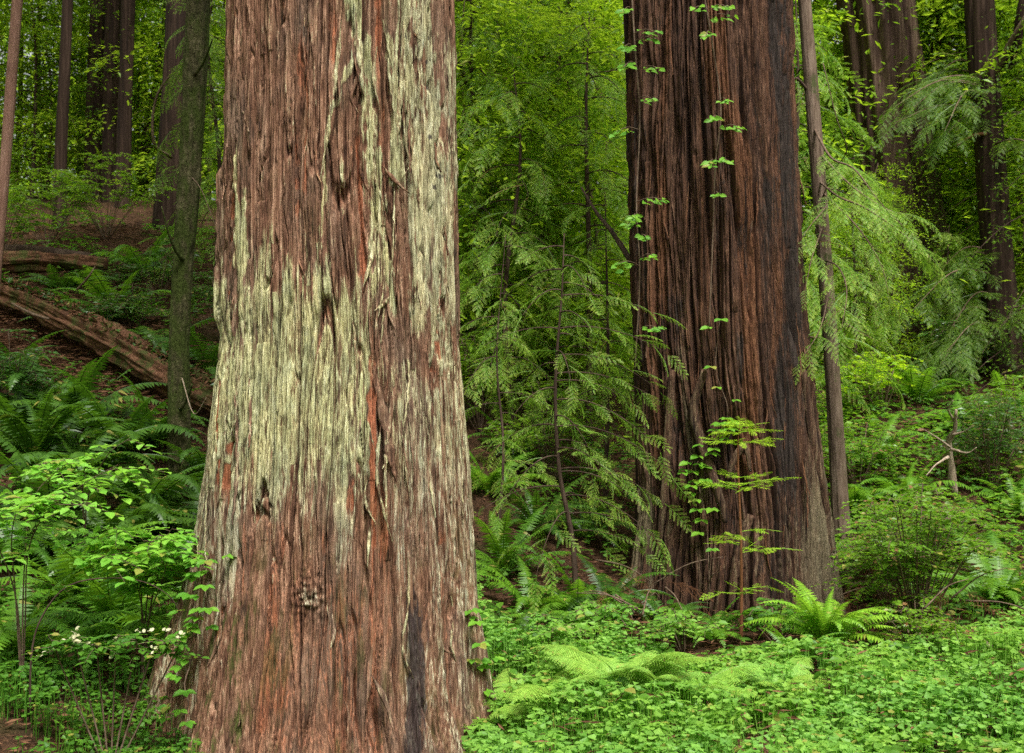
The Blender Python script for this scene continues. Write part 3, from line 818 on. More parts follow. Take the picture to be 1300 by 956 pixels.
for k in range(44):
    a, b = random.uniform(815, 1005), random.uniform(-10, 640); l = random.uniform(25, 110)
    bark_strip([(a, b), (a + random.uniform(-3, 3), b + l * .5), (a + random.uniform(-8, 8), b + l)], random.uniform(.8, 2.4), .02, random.uniform(.04, .09), .007, 'brown', rbark_point, right_tree, rbase, 'right_bark')
# roots and burl ridges that bend over the foot of the trunk
for pts, w in [([(880, 470), (868, 520), (880, 570), (897, 625), (902, 650)], .045), ([(905, 600), (912, 575), (924, 560), (930, 590)], .03), ([(846, 470), (842, 540), (838, 620), (830, 700)], .04),
               ([(1000, 470), (1012, 560), (1030, 640), (1048, 720)], .045), ([(930, 640), (915, 690), (905, 750)], .05)]:
    P = np.array([rbark_point(a, b, .03)[0] for a, b in smooth_path(pts, 24)])
    t = np.linspace(0, 1, 24)
    v, q, tr = tube(P, w * (.45 + .55 * np.sin(PI * np.clip(t * .9 + .1, 0, 1))), 9, True, .10)
    mb = MB(); mb.add(v, q, tr)
    obj('burl_ridge', mb.mesh('burl_ridge', M['right_bark'], True, rbase, {'red': np.full(len(v), .3), 'stain': np.full(len(v), .1), 'lichen': np.full(len(v), .5)}), right_tree)


# ------------------------------------------------------------------ other trunks
def trunk_tree(label, pts, mat, name='tree', group=None, nseg=48, ridge=.06, zstretch=.3, step=.08, crown=None, cat='tree'):
    """pts: list of (px, py, Y, width_px) from the ground upward"""
    C = []; Rr = []
    for px, py, Y, w in pts:
        C.append(at(px, py, Y)); Rr.append(w / 2 / F * Y)
    C = np.array(C); Rr = np.array(Rr)
    n = int(np.linalg.norm(np.diff(C, axis=0), axis=1).sum() / step) + 2
    P = smooth_path(C, n); R = np.interp(np.linspace(0, len(Rr) - 1, n), np.arange(len(Rr)), Rr)
    a = np.arange(nseg) / nseg * 2 * PI
    A_, I = np.meshgrid(a, np.arange(n))
    z = P[:, 2][:, None]; s = random.uniform(0, 50)
    sx, sy = np.cos(A_), np.sin(A_)
    k = 2.0
    h = ridge * (sstep(0, .2, np.abs(perlin(sx * k + s, sy * k, z * zstretch))) - .7 + .7 * perlin(sx * 5 + s, sy * 5, z * zstretch * 2.5)) + .04 * perlin(sx + s, sy, z * .8)
    RR = R[:, None] * (1 + h)
    V = np.stack([P[:, 0][:, None] + RR * sx, P[:, 1][:, None] + RR * sy, z + 0 * A_], -1).reshape(-1, 3)
    i, j = np.meshgrid(np.arange(n - 1), np.arange(nseg), indexing='ij'); j2 = (j + 1) % nseg
    Qd = np.stack([i * nseg + j, i * nseg + j2, (i + 1) * nseg + j2, (i + 1) * nseg + j], -1).reshape(-1, 4)
    b = P[0].copy()
    t = thing(name, label, cat, b, 0, group)
    mb = MB(); mb.add(V, Qd)
    obj('trunk', mb.mesh('trunk', mat, True, b), t)
    return t, P, R, b


def ext(pts):
    """carry a trunk on above the frame and down into the ground"""
    (a, b, Y, w), (a2, b2, Y2, w2) = pts[-2], pts[-1]
    dx = (a2 - a) / max(1, (b - b2))
    up = [(a2 + dx * 500, b2 - 500, Y2, w2 * .92), (a2 + dx * 1100, b2 - 1100, Y2, w2 * .8)]
    p0 = pts[0]; x = (p0[0] - 650) / F * p0[2]; gp = 478 - (gz(x, p0[2]) - .15 - CAMZ) * F / p0[2]
    lo = [(p0[0], gp, p0[2], p0[3] * 1.15)] if gp > p0[1] + 5 else []
    return lo + list(pts) + up


BT = {}
def bt(key, label, pts, mat, **kw):
    BT[key] = trunk_tree(label, ext(pts), M[mat], **kw)
    return BT[key]


bt('pink', 'slim pinkish-brown trunk leaning at the left border of the view', [(-12, 430, 13, 14), (5, 230, 13, 13), (22, 0, 13, 13)], 'pink_bark')
bt('l2', 'slender straight brown trunk beside the pinkish leaning one', [(75, 305, 20, 17), (78, 180, 20, 15), (86, 0, 20, 13)], 'far_bark')
bt('l3', 'dark double-width redwood trunk on the crest, left one of a touching pair', [(122, 300, 23, 28), (122, 160, 23, 25), (127, 0, 23, 23)], 'far_bark', ridge=.14)
bt('l4', 'dark redwood trunk on the crest, right one of a touching pair', [(141, 300, 22.4, 24), (141, 160, 22.4, 21), (144, 0, 22.4, 20)], 'far_bark', ridge=.12)
bt('l5', 'medium brown trunk just right of the dark touching pair', [(155, 300, 21.5, 20), (158, 160, 21.5, 18), (163, 0, 21.5, 17)], 'far_bark')
bt('l6', 'crooked thin trunk leaning right among the far leaves', [(178, 290, 24, 15), (186, 180, 24, 14), (203, 90, 24, 12), (214, 0, 24, 11)], 'dark_bark')
bt('l7', 'reddish far redwood trunk directly behind the mossy trunk', [(211, 322, 20, 40), (219, 200, 20, 36), (230, 0, 20, 36)], 'far_bark', ridge=.12)
bt('l8', 'very thin dark trunk showing right behind the mossy one', [(249, 310, 21, 9), (253, 160, 21, 9), (262, 0, 21, 9)], 'dark_bark', nseg=16)
bt('moss', 'slender green mossy trunk with a slight bend, left of the lichened redwood', [(231, 605, 11.4, 34), (228, 570, 11.4, 28), (227, 460, 11.4, 25), (231, 350, 11.4, 25), (242, 200, 11.4, 27), (252, 0, 11.4, 29)], 'moss_bark', ridge=.16, zstretch=1.1, step=.05)
bt('r1', 'slim grey-brown trunk standing just right of the furrowed redwood', [(1068, 690, 11.9, 25), (1064, 600, 11.9, 21), (1055, 450, 11.9, 18), (1037, 200, 11.9, 18), (1021, 0, 11.9, 16)], 'grey_bark', ridge=.08)
bt('r2', 'big fluted redwood up the slope, seen high above the right bank', [(1150, 420, 19.5, 112), (1142, 260, 19.5, 100), (1130, 150, 19.5, 92), (1114, 0, 19.5, 90)], 'fluted_bark', ridge=.26, nseg=96, zstretch=.12)
bt('r3', 'upright dark conifer trunk with a kinked side limb near the right border', [(1272, 425, 17.5, 46), (1264, 300, 17.5, 38), (1254, 160, 17.5, 36), (1243, 0, 17.5, 36)], 'far_bark', ridge=.1)
bt('pole', 'thin dark pole-like trunk against the left edge of the furrowed redwood', [(812, 560, 11.3, 12), (806, 330, 11.3, 9), (802, 180, 11.3, 9), (795, 0, 11.3, 9)], 'far_bark', nseg=16)
bt('m1', 'thin young trunk glimpsed between the two big redwoods', [(610, 420, 16.5, 8), (613, 330, 16.5, 7), (617, 250, 16.5, 6), (630, 60, 16.5, 5)], 'grey_bark', nseg=14)
bt('r4', 'slim dark trunk between the fluted redwood and the dark conifer', [(1196, 400, 21, 17), (1192, 200, 21, 15), (1186, 0, 21, 14)], 'far_bark')
bt('r5', 'narrow dark trunk low behind the hanging redwood boughs', [(1105, 420, 22, 22), (1098, 260, 22, 19), (1090, 60, 22, 17)], 'far_bark')
bt('l9', 'pale thin trunk far off between the slender and the paired trunks', [(100, 290, 27, 8), (103, 150, 27, 7), (108, 0, 27, 6)], 'grey_bark', nseg=14)


# limbs that belong to those trunks
def limb(key, pts, r0, r1, mat, name='limb', n=16):
    t, P, R, b = BT[key]
    Pp = smooth_path(np.array([at(*p) for p in pts]), n)
    v, q, tr = tube(Pp, np.linspace(r0, r1, n), 7, True, .05)
    mb = MB(); mb.add(v, q, tr)
    obj(name, mb.mesh(name, mat, True, b), t)


limb('r3', [(1258, 85, 17.5), (1280, 80, 17.4), (1290, 60, 17.2), (1296, 15, 17.0), (1310, -40, 17)], .10, .05, M['far_bark'])
limb('r3', [(1262, 95, 17.4), (1285, 50, 17), (1305, 15, 16.8)], .05, .02, M['twig'])
limb('r3', [(1258, 170, 17.4), (1235, 172, 17.2), (1215, 185, 17)], .03, .012, M['dead_needles'])
limb('r1', [(1040, 260, 11.9), (1060, 215, 11.5), (1075, 190, 11.2), (1062, 150, 11), (1045, 80, 11)], .006, .004, M['twig'])
limb('r1', [(1030, 120, 11.9), (1008, 100, 11.8), (1000, 150, 11.8), (1010, 210, 11.8)], .016, .005, M['dark_bark'])
limb('pole', [(803, 335, 11.3), (778, 296, 11.6), (756, 268, 12), (738, 238, 12.3)], .03, .010, M['dark_bark'])
limb('m1', [(612, 335, 16.5), (604, 140, 15.5), (592, 105, 15.2), (580, 70, 15)], .02, .03, M['dark_bark'])
limb('moss', [(238, 220, 11.4), (255, 240, 11.2), (275, 290, 11)], .006, .003, M['twig'])
limb('moss', [(231, 480, 11.3), (246, 525, 10.9), (262, 505, 10.7)], .006, .003, M['pale_wood'])
limb('l7', [(218, 200, 19.6), (195, 180, 19.2), (200, 120, 19), (240, 70, 18.6)], .03, .012, M['twig'])

limb('moss', [(229, 520, 11.3), (238, 505, 11.2), (244, 488, 11.1)], .022, .010, M['moss_bark'], n=8)
limb('moss', [(232, 330, 11.3), (222, 316, 11.2), (214, 296, 11.1), (205, 262, 11)], .02, .005, M['moss_bark'], n=12)
limb('moss', [(247, 95, 11.3), (258, 80, 11.2), (270, 50, 11)], .018, .006, M['moss_bark'], n=10)

# ------------------------------------------------------------------ understory trees (crowns of many small leaves)
def crown_tree_mesh(seed, H, cb, Rad, nl, pads, leaves, ltm, lsize, mats, flat=.25, droop=.2, rise=.35, trunk_r=.06, padr=.30, conifer=False):
    r = np.random.default_rng(seed)
    tr = MB(); P0 = np.array([[0, 0, 0], [.1 * r.normal(), .1 * r.normal(), H * .35], [.2 * r.normal(), .2 * r.normal(), H * .7], [.25 * r.normal(), .25 * r.normal(), H]])
    tp = smooth_path(P0, 24)
    tr.add(*tube(tp, np.linspace(trunk_r, trunk_r * .15, 24), 8))
    LP = []; LF = []; LU = []
    for k in range(nl):
        s = (k + r.random()) / nl
        z0 = cb + (H * .97 - cb) * s
        c = np.array([np.interp(z0, tp[:, 2], tp[:, q]) for q in range(2)])
        az = k * 2.399 + r.normal() * .4
        prof = (1 - .8 * s) if conifer else math.sqrt(max(.05, 1 - (s * 1.25 - .4) ** 2))
        L = Rad * prof * r.uniform(.6, 1.15) + .15
        t = np.linspace(0, 1, 9)
        d = np.array([math.cos(az), math.sin(az)])
        lat = np.array([-d[1], d[0]]) * r.normal() * .2
        pts = np.stack([c[0] + d[0] * L * t + lat[0] * t ** 2, c[1] + d[1] * L * t + lat[1] * t ** 2, z0 + L * (rise * t - (droop + rise) * t ** 2)], -1)
        tr.add(*tube(pts, np.linspace(max(.008, trunk_r * .35 * (1 - s * .6)), .003, 9), 4, False))
        for p in range(pads):
            u = r.uniform(.22, 1.02)
            cpt = np.array([np.interp(u, t, pts[:, q]) for q in range(3)])
            off = r.normal() * .30 * L * (.3 + .5 * (1 - abs(2 * u - 1.1)))
            cpt = cpt + np.array([-d[1], d[0], 0]) * off + np.array([0, 0, r.normal() * .08])
            m = int(leaves * r.uniform(.6, 1.3)); pr = padr * r.uniform(.6, 1.35)
            lp = cpt + r.normal(size=(m, 3)) * np.array([pr, pr, pr * flat])
            lp[:, 2] -= .25 * np.hypot(lp[:, 0] - cpt[0], lp[:, 1] - cpt[1]) ** 2 / max(pr, .1)
            a = r.uniform(0, 2 * PI, m)
            out = np.stack([np.cos(a), np.sin(a), -.25 + .35 * r.normal(size=m)], -1) + np.array([d[0], d[1], 0]) * .6
            LP.append(lp); LF.append(out); LU.append(np.array([0, 0, 1.0]) + r.normal(size=(m, 3)) * .38)
    LP = np.vstack(LP); LF = np.vstack(LF); LU = np.vstack(LU)
    lf = MB()
    v, q, t = scatter(ltm, LP, frames(LF, LU), lsize * r.uniform(.65, 1.25, len(LP)))
    lf.add(v, q, t)
    return tr.mesh('trunk', mats[0]), lf.mesh('crown', mats[1], False)


NEEDLE_TUFT = (np.array([(0, -.05, 0), (.5, -.16, .0), (1, 0, -.12), (.5, .16, 0), (.1, .05, 0)]), None, [(0, 1, 3), (1, 2, 3), (0, 3, 4)])
UT = {
    'soft': [crown_tree_mesh(150 + k, 6.5, .5, 2.0, 30, 7, 85, BAYL, .12, (M['twig'], M['tanoak']), flat=.14, padr=.46, trunk_r=.035) for k in range(2)],
    'bay': [crown_tree_mesh(100 + k, 7.5, 1.0, 2.2, 28, 6, 56, BAYL, .115, (M['twig'], M['bay']), flat=.13, padr=.42) for k in range(3)],
    'deep': [crown_tree_mesh(200 + k, 7.0, .5, 2.1, 28, 6, 54, BAYL, .105, (M['dark_bark'], M['bay_deep']), flat=.13, padr=.42) for k in range(3)],
    'lime': [crown_tree_mesh(300 + k, 5.0, .3, 1.7, 24, 8, 30, LEAF2, .085, (M['twig'], M['bay_lime']), flat=.18) for k in range(2)],
    'hem': [crown_tree_mesh(400 + k, 9.0, .4, 2.1, 46, 8, 34, NEEDLE_TUFT, .085, (M['dark_bark'], M['hemlock']), flat=.12, droop=.5, rise=.12, padr=.26, conifer=True) for k in range(3)],
}


def utree(kind, label, px, Y, scale=1.0, sink=.05, group=None, name=None):
    p = gx(px, Y)
    tm = random.choice(UT[kind])
    t = thing(name or {'bay': 'bay_tree', 'soft': 'tanoak_tree', 'spray': 'young_redwood', 'deep': 'evergreen_tree', 'lime': 'maple_tree', 'hem': 'hemlock_tree'}[kind], label, 'tree', (p[0], p[1], p[2] - sink), random.uniform(0, 6.28), group, scale)
    obj('trunk', tm[0], t); obj('crown', tm[1], t)
    return t


# unseen crowns added to two trunks above the frame, to shade the slope
def shade_crown_mesh(seed, z0, z1, Rad, nb=34, tufts=30):
    r = np.random.default_rng(seed); br = MB(); LP = []; LF = []; LU = []
    for k in range(nb):
        s_ = (k + r.random()) / nb; z = z0 + (z1 - z0) * s_; az = k * 2.4 + r.normal() * .3; L = Rad * (1.05 - .6 * s_) * r.uniform(.6, 1.1)
        d = np.array([math.cos(az), math.sin(az), 0]); u = np.linspace(0, 1, 9)
        pts = np.array([0, 0, z]) + d * L * u[:, None] + np.array([0, 0, 1]) * (L * (.15 * u - .45 * u ** 2))[:, None]
        br.add(*tube(pts, np.linspace(.05, .008, 9), 5, False), 0)
        for p in range(9):
            q = r.uniform(.25, 1.0); c = np.array([np.interp(q, u, pts[:, a]) for a in range(3)]) + np.array([-d[1], d[0], 0]) * r.normal() * .32 * L * .6
            m = tufts; P = c + r.normal(size=(m, 3)) * [.38, .38, .10]; a = r.uniform(0, 6.28, m)
            LP.append(P); LF.append(np.stack([np.cos(a), np.sin(a), -.4 + .3 * r.normal(size=m)], -1)); LU.append(r.normal(size=(m, 3)) * .35 + [0, 0, 1])
    LP = np.vstack(LP); v, q, t = scatter(NEEDLE_TUFT, LP, frames(np.vstack(LF), np.vstack(LU)), .26 * r.uniform(.7, 1.2, len(LP)))
    br.add(v, q, t, 1)
    return br.mesh('crown', [M['twig'], M['hemlock']], False)


HC = [shade_crown_mesh(900 + k, 0, 9, 4.6) for k in range(2)]
for key, zc in (('l2', 12.5), ('moss', 9.4)):
    t, P, R, b = BT[key]
    i_ = int(np.argmin(np.abs(P[:, 2] - zc)))
    o = obj('crown', HC[len(key + str(zc)) % 2], t, (P[i_] - b)); o.rotation_euler = (0, 0, random.uniform(0, 6.28))

# rows of understory trees on and behind the crest; the label places each one by its neighbours
ROWS = [
    # kind, px, Y, scale
    ('bay', -60, 24, 1.2), ('hem', 20, 25, 1.0), ('bay', 55, 26, 1.25), ('deep', 100, 31, 1.3), ('bay', 175, 28, 1.2), ('deep', 250, 27, 1.2), ('lime', 262, 33, 2.0),
    ('bay', 310, 25, 1.3), ('hem', 345, 29, 1.3), ('deep', 395, 30, 1.5), ('bay', 450, 27, 1.4),
    ('bay', 560, 20, 1.25), ('hem', 600, 17.5, .9), ('bay', 640, 24, 1.5), ('deep', 680, 19.5, 1.2), ('bay', 705, 21.5, 1.45), ('hem', 660, 16.5, .85), ('bay', 745, 18, 1.25), ('deep', 770, 22.5, 1.5), ('lime', 655, 18.6, .55), ('lime', 628, 17.6, .42), ('lime', 700, 19, .45),
    ('soft', 590, 15.6, .85), ('spray', 652, 14.2, .8), ('spray', 748, 14.6, .95), ('spray', 598, 15.2, 1.0), ('spray', 700, 16.2, 1.1), ('spray', 1085, 16.8, .62), ('spray', 1205, 17.5, .4), ('spray', 272, 17, .8), ('spray', 1010, 15.0, 1.0), ('soft', 765, 16.2, 1.0), ('soft', 735, 19.5, 1.3), ('soft', 610, 19, 1.3), ('soft', 1050, 24.5, 1.25), ('soft', 1215, 21.8, 1.3), ('soft', 1275, 20, 1.2), ('soft', 1180, 22.8, 1.35),
    ('soft', 60, 24, 1.0), ('soft', 265, 23, 1.0), ('soft', 175, 25.5, 1.15),
    ('bay', 825, 20, 1.35), ('deep', 860, 26, 1.6), ('bay', 930, 24, 1.5), ('deep', 975, 21, 1.2), ('bay', 1035, 25, 1.45), ('lime', 1075, 18.5, .5), ('bay', 1105, 17.6, .42), ('deep', 1085, 25.5, 1.5), ('bay', 1165, 24, 1.5), ('hem', 1205, 20.5, 1.1),
    ('deep', 1225, 26.5, 1.5), ('bay', 1255, 22.5, 1.35), ('hem', 1262, 20.5, .95), ('bay', 1310, 19.5, 1.2), ('lime', 1300, 23, 1.3), ('deep', 1350, 21, 1.3), ('hem', 1345, 17, .85), ('hem', 1190, 18.6, .42), ('deep', 120, 24.5, .75), ('deep', 40, 23, .7), ('deep', 215, 23, .7),
]
def spray_tree_mesh(seed, H, Rad, nb, ns, ss):
    r = np.random.default_rng(seed); tr = MB(); fo = MB()
    sp = smooth_path(np.array([[0, 0, 0], [.12 * r.normal(), .1, H * .4], [.12 * r.normal(), -.05, H * .75], [0, 0, H]]), 24)
    tr.add(*tube(sp, np.linspace(.05, .008, 24), 8)); Ps = []; Fs = []; Us = []; Ss = []
    for k in range(nb):
        h = .12 + .86 * (k + r.random()) / nb; c = np.array([np.interp(h * H, sp[:, 2], sp[:, q]) for q in range(3)])
        az = k * 2.4 + r.normal() * .4; L = Rad * (1.08 - .75 * h) * r.uniform(.55, 1.15); d = np.array([math.cos(az), math.sin(az), 0]); s_ = np.array([-d[1], d[0], 0])
        u = np.linspace(0, 1, 9); pts = c + d * L * u[:, None] + np.array([0, 0, 1]) * (L * (.22 * u - .6 * u ** 2))[:, None]
        tr.add(*tube(pts, np.linspace(.012, .003, 9), 5, False)); tg = norm(np.gradient(pts, axis=0))
        for q in range(ns):
            if r.random() < .15: continue
            i_ = min(8, int(2 + 7 * (q + r.random()) / ns)); sg = (1 if q % 2 else -1) * r.uniform(.3, 1.0)
            Ps.append(pts[i_]); Fs.append(tg[i_] * r.uniform(.5, 1) + s_ * sg + np.array([0, 0, r.uniform(-.6, 0)]) + r.normal(size=3) * .15); Us.append(np.array([0, 0, 1]) + r.normal(size=3) * .35); Ss.append(ss * r.uniform(.6, 1.15))
    add_sprays(fo, Ps, Fs, Us, Ss, SPRAY)
    return tr.mesh('trunk', M['dark_bark']), fo.mesh('crown', M['redwood'], False, tip=True)


UT['spray'] = [spray_tree_mesh(700 + k, 5.5, 1.5, 34, 9, 1.25) for k in range(2)]
KW = {'spray': 'feathery light-green young redwood', 'soft': 'densely leaved mid-green tanoak', 'bay': 'fresh green bay tree', 'deep': 'dense deep green evergreen', 'lime': 'small glowing lime-green maple', 'hem': 'dark drooping young hemlock'}


def zone(px):
    if px < 270: return 'left of the lichened redwood'
    if px < 560: return 'behind the lichened redwood'
    if px < 800: return 'between the two big redwoods'
    if px < 1030: return 'behind the furrowed redwood'
    return 'right of the furrowed redwood'


ORD = ['first', 'second', 'third', 'fourth', 'fifth', 'sixth', 'seventh', 'eighth', 'ninth', 'tenth']
cnt = {}
for k, (kind, px, Y, s) in enumerate(ROWS): cnt.setdefault((kind, zone(px)), []).append((px, k))
for kind, px, Y, s in ROWS:
    same = sorted(cnt[(kind, zone(px))]); i_ = [a for a, _ in same].index(px)
    lab = KW[kind] + ' ' + zone(px)
    if len(same) > 1: lab += f', {ORD[i_]} from the left'
    utree(kind, lab, px, Y, s, group='understory trees on the wooded slope')

# the far wood beyond the crest: one mass nobody could count
mb = MB()
def wood_leaves(n, x, y, zlo, zhi, thr, l0, l1):
    z = ground_z(x, y) + zlo + rng.uniform(0, 1, n) * (zhi - zlo)
    k = perlin(x * .5, y * .5, z * .5) > thr
    P = np.stack([x, y, z], -1)[k]
    v, q, t = scatter(LEAF2, P, frames(rng.normal(size=P.shape) * [1, 1, .4], rng.normal(size=P.shape) * .5 + [0, 0, 1]), rng.uniform(l0, l1, len(P)))
    mb.add(v, q, t)


Xf = rng.uniform(-34, 38, 60000); Yf = rng.uniform(38, 56, 60000)
wood_leaves(60000, Xf, Yf, 0, np.where(Xf < -9, 6, 11) + 7 * perlin(Xf * .28, Yf * .28, 3.3), -.14, .16, .34)
Xf = rng.uniform(-26, 28, 40000); Yf = rng.uniform(32, 44, 40000)
wood_leaves(40000, Xf, Yf, 0, 5.5 + 3 * perlin(Xf * .3, Yf * .3, 7.3), -.3, .16, .32)
# unseen leaf ring added beside and behind the camera to block low light
A_ = rng.uniform(-2.55, 2.55, 60000) - PI / 2; Rg = rng.uniform(15, 26, 60000)
Xf = Rg * np.cos(A_); Yf = 4 + Rg * np.sin(A_)
ok = (Yf < 6) | (np.abs(Xf) > .5 * Yf + 4); Xf, Yf = Xf[ok], Yf[ok]
wood_leaves(len(Xf), Xf, Yf, 0, 15 + 4 * perlin(Xf * .2, Yf * .2, 1.3), -.2, .3, .6)
fw = obj('far_woods_and_shade_ring', mb.mesh('far_woods_and_shade_ring', M['bay'], False)); fw['kind'] = 'stuff'
tag(fw, 'far leafy woods beyond the crest, plus an unseen ring added to block light', 'woods')

# ------------------------------------------------------------------ redwood-needled young trees
def conifer(label, px, Y, H, stem_pts, boughs, group=None, name='young_redwood', scale=1.0, stem_mat='dark_bark', r0=.03, fol='redwood', sprays=None, loose=.3):
    """boughs: list of (height fraction, azimuth, length, droop, number of sprays)"""
    b = gx(px, Y)
    t = thing(name, label, 'tree', b)
    sp = smooth_path(np.array(stem_pts) if stem_pts is not None else np.array([[0, 0, 0], [.03, 0, H * .5], [0, 0, H]]), 30)
    st = MB(); st.add(*tube(sp, np.linspace(r0, r0 * .15, 30), 8))
    fo = MB(); tw = MB()
    Ps = []; Fs = []; Us = []; Ss = []
    for hf, az, L, dr, ns in boughs:
        c = np.array([np.interp(hf, np.linspace(0, 1, 30), sp[:, q]) for q in range(3)])
        d = np.array([math.cos(az), math.sin(az), 0]); s_ = np.array([-d[1], d[0], 0])
        u = np.linspace(0, 1, 12)
        pts = c + d * L * u[:, None] * 1.0 + np.array([0, 0, 1]) * (L * (.18 * u - dr * u ** 1.9))[:, None]
        st.add(*tube(pts, np.linspace(max(.006, r0 * .28) if fol != 'sapling' else .003, .0015, 12), 5, False), 0 if fol != 'sapling' else 1)
        tg = norm(np.gradient(pts, axis=0))
        for k in range(ns):
            if loose > .5 and random.random() < .22: continue
            uu = (.18 + .82 * (k + random.uniform(.1, .9)) / ns) if k < ns - 1 else 1.0
            p = np.array([np.interp(uu, u, pts[:, q]) for q in range(3)]); g_ = np.array([np.interp(uu, u, tg[:, q]) for q in range(3)])
            sg = (1 if k % 2 else -1) if k < ns - 1 else 0
            f = g_ * random.uniform(.6, 1.0) + s_ * sg * random.uniform(.55, 1.0) + np.array([0, 0, random.uniform(-.35, .05) * (1 + dr)]) + rng.normal(size=3) * .3 * loose
            Ps.append(p); Fs.append(f); Us.append(np.array([0, 0, 1]) + rng.normal(size=3) * (.18 + .34 * loose if fol != 'sapling' else .42))
            Ss.append(random.uniform(.45, 1.05) * min(1.0, .45 + L * .55) * scale)
    add_sprays(fo, Ps, Fs, Us, Ss, sprays or SPRAY)
    obj('trunk', st.mesh('trunk', [M[stem_mat], M[fol]]), t)
    obj('crown', fo.mesh('crown', M[fol], False, tip=True), t)
    return t


def rand_boughs(n, h0, h1, L0, L1, dr, ns, azs=None):
    out = []
    for k in range(n):
        s = (k + random.random()) / n
        out.append((h0 + (h1 - h0) * s, k * 2.4 + random.uniform(-.4, .4) if azs is None else random.choice(azs) + random.uniform(-.6, .6), (L0 + (L1 - L0) * s) * random.uniform(.75, 1.2), dr * random.uniform(.7, 1.4), ns))
    return out


b0 = gx(712, 10.3)
conifer('young redwood with drooping feathery boughs in front of the furrowed redwood', 732, 9.9, 3.0, [(0, 0, -.1), (-.03, 0, .6), (-.14, .02, 1.2), (-.17, .02, 1.9), (-.12, 0, 2.6), (-.10, 0, 3.1)],
        rand_boughs(26, .22, .97, .85, .40, .55, 8) + [(.40, .1, .85, .5, 10), (.50, -.2, .9, .55, 11), (.33, -.4, .8, .6, 10), (.62, 0, .85, .45, 11), (.45, -.9, .7, .5, 9), (.72, -.3, .85, .4, 10), (.8, .2, .75, .35, 9), (.56, -.5, .9, .6, 10), (.28, -.3, .75, .4, 9), (.66, .3, .9, .5, 10)], stem_mat='dark_bark', r0=.026, scale=.72, loose=1.0)
conifer('thin drooping young redwood close behind the lichened redwood', 628, 11.2, 2.9, [(0, 0, -.05), (.08, 0, .9), (.02, 0, 1.8), (.1, 0, 2.9)], rand_boughs(14, .3, .97, .65, .35, .6, 7), stem_mat='dark_bark', r0=.018, scale=.8)
conifer('dark young redwood half hidden at the back of the gap', 768, 12.6, 3.4, None, rand_boughs(18, .2, .97, .8, .4, .5, 7), stem_mat='dark_bark', r0=.03)
# the sapling with the orange stem
sb = []
for hf, L, n in ((.22, .34, 4), (.36, .50, 5), (.40, .3, 3), (.55, .56, 6), (.58, .25, 3), (.74, .42, 5), (.85, .27, 5), (.93, .15, 4), (.995, .06, 3)):
    for k in range(n): sb.append((hf + random.uniform(-.022, .022), k / n * 2 * PI + random.uniform(-.3, .3), L * .66 * random.uniform(.7, 1.15), random.uniform(.0, .14), 5))
conifer('orange-stemmed redwood sapling with flat tiers of lime-green needles', 941, 9.35, 1.72, [(0, 0, -.05), (.0, 0, .7), (-.025, 0, 1.45), (-.01, 0, 1.72)], sb, name='redwood_sapling', stem_mat='orange_stem', r0=.015, fol='sapling', sprays=SPRAY_FLAT, scale=.56)

# hanging boughs of the slim trunk and of unseen taller trees on the right: the trunk carries them
def boughs_on(key, specs, fol='redwood'):
    t, P, R, b = BT[key]
    br = MB(); fo = MB(); Ps = []; Fs = []; Us = []; Ss = []
    for pts, r0, ns, sc in specs:
        pp = smooth_path(np.array([at(*p) for p in pts]), 22)
        br.add(*tube(pp, np.linspace(r0, .002, 22), 5, False))
        tg = norm(np.gradient(pp, axis=0))
        for k in range(ns):
            i_ = int(3 + 18 * (k + .5) / ns); g_ = tg[i_]
            s_ = norm(np.cross(g_, [0, 0, 1.0]) + 1e-6)
            sg = (1 if k % 2 else -1) if k < ns - 1 else 0
            Ps.append(pp[i_]); Fs.append(g_ * random.uniform(.5, 1) + s_ * sg * random.uniform(.5, 1) + np.array([0, -.15, random.uniform(-.6, .0)]))
            Us.append(np.array([0, -.15, 1]) + rng.normal(size=3) * .2); Ss.append(random.uniform(.6, 1.05) * sc)
    add_sprays(fo, Ps, Fs, Us, Ss, SPRAY)
    obj('bough', br.mesh('bough', M['twig'], True, b), t)
    obj('foliage', fo.mesh('foliage', M[fol], False, b, tip=True), t)


boughs_on('r1', [
    ([(1032, 160, 11.9), (1055, 200, 11.4), (1085, 215, 11.0), (1120, 260, 10.8), (1180, 320, 10.7)], .014, 20, .85), ([(1040, 230, 11.9), (1065, 250, 11.2), (1100, 265, 10.9), (1150, 300, 10.8), (1195, 340, 10.8)], .012, 20, .8),
    ([(1043, 290, 11.9), (1040, 300, 11.2), (1030, 330, 10.8), (1022, 370, 10.6)], .010, 12, .7), ([(1048, 330, 11.9), (1065, 340, 11.2), (1075, 370, 10.8), (1068, 420, 10.6)], .010, 12, .7),
    ([(1050, 360, 11.9), (1050, 380, 11.1), (1040, 420, 10.7), (1018, 455, 10.5)], .009, 12, .7), ([(1046, 250, 11.9), (1050, 260, 11.2), (1030, 285, 10.9), (1012, 310, 10.7)], .010, 12, .7),
    ([(1036, 190, 11.9), (1080, 235, 11.6), (1125, 265, 11.4), (1165, 275, 11.3)], .012, 14, .8),
    ([(1040, 240, 11.9), (1090, 290, 11.4), (1120, 340, 11.2), (1130, 390, 11.1)], .010, 14, .75)])
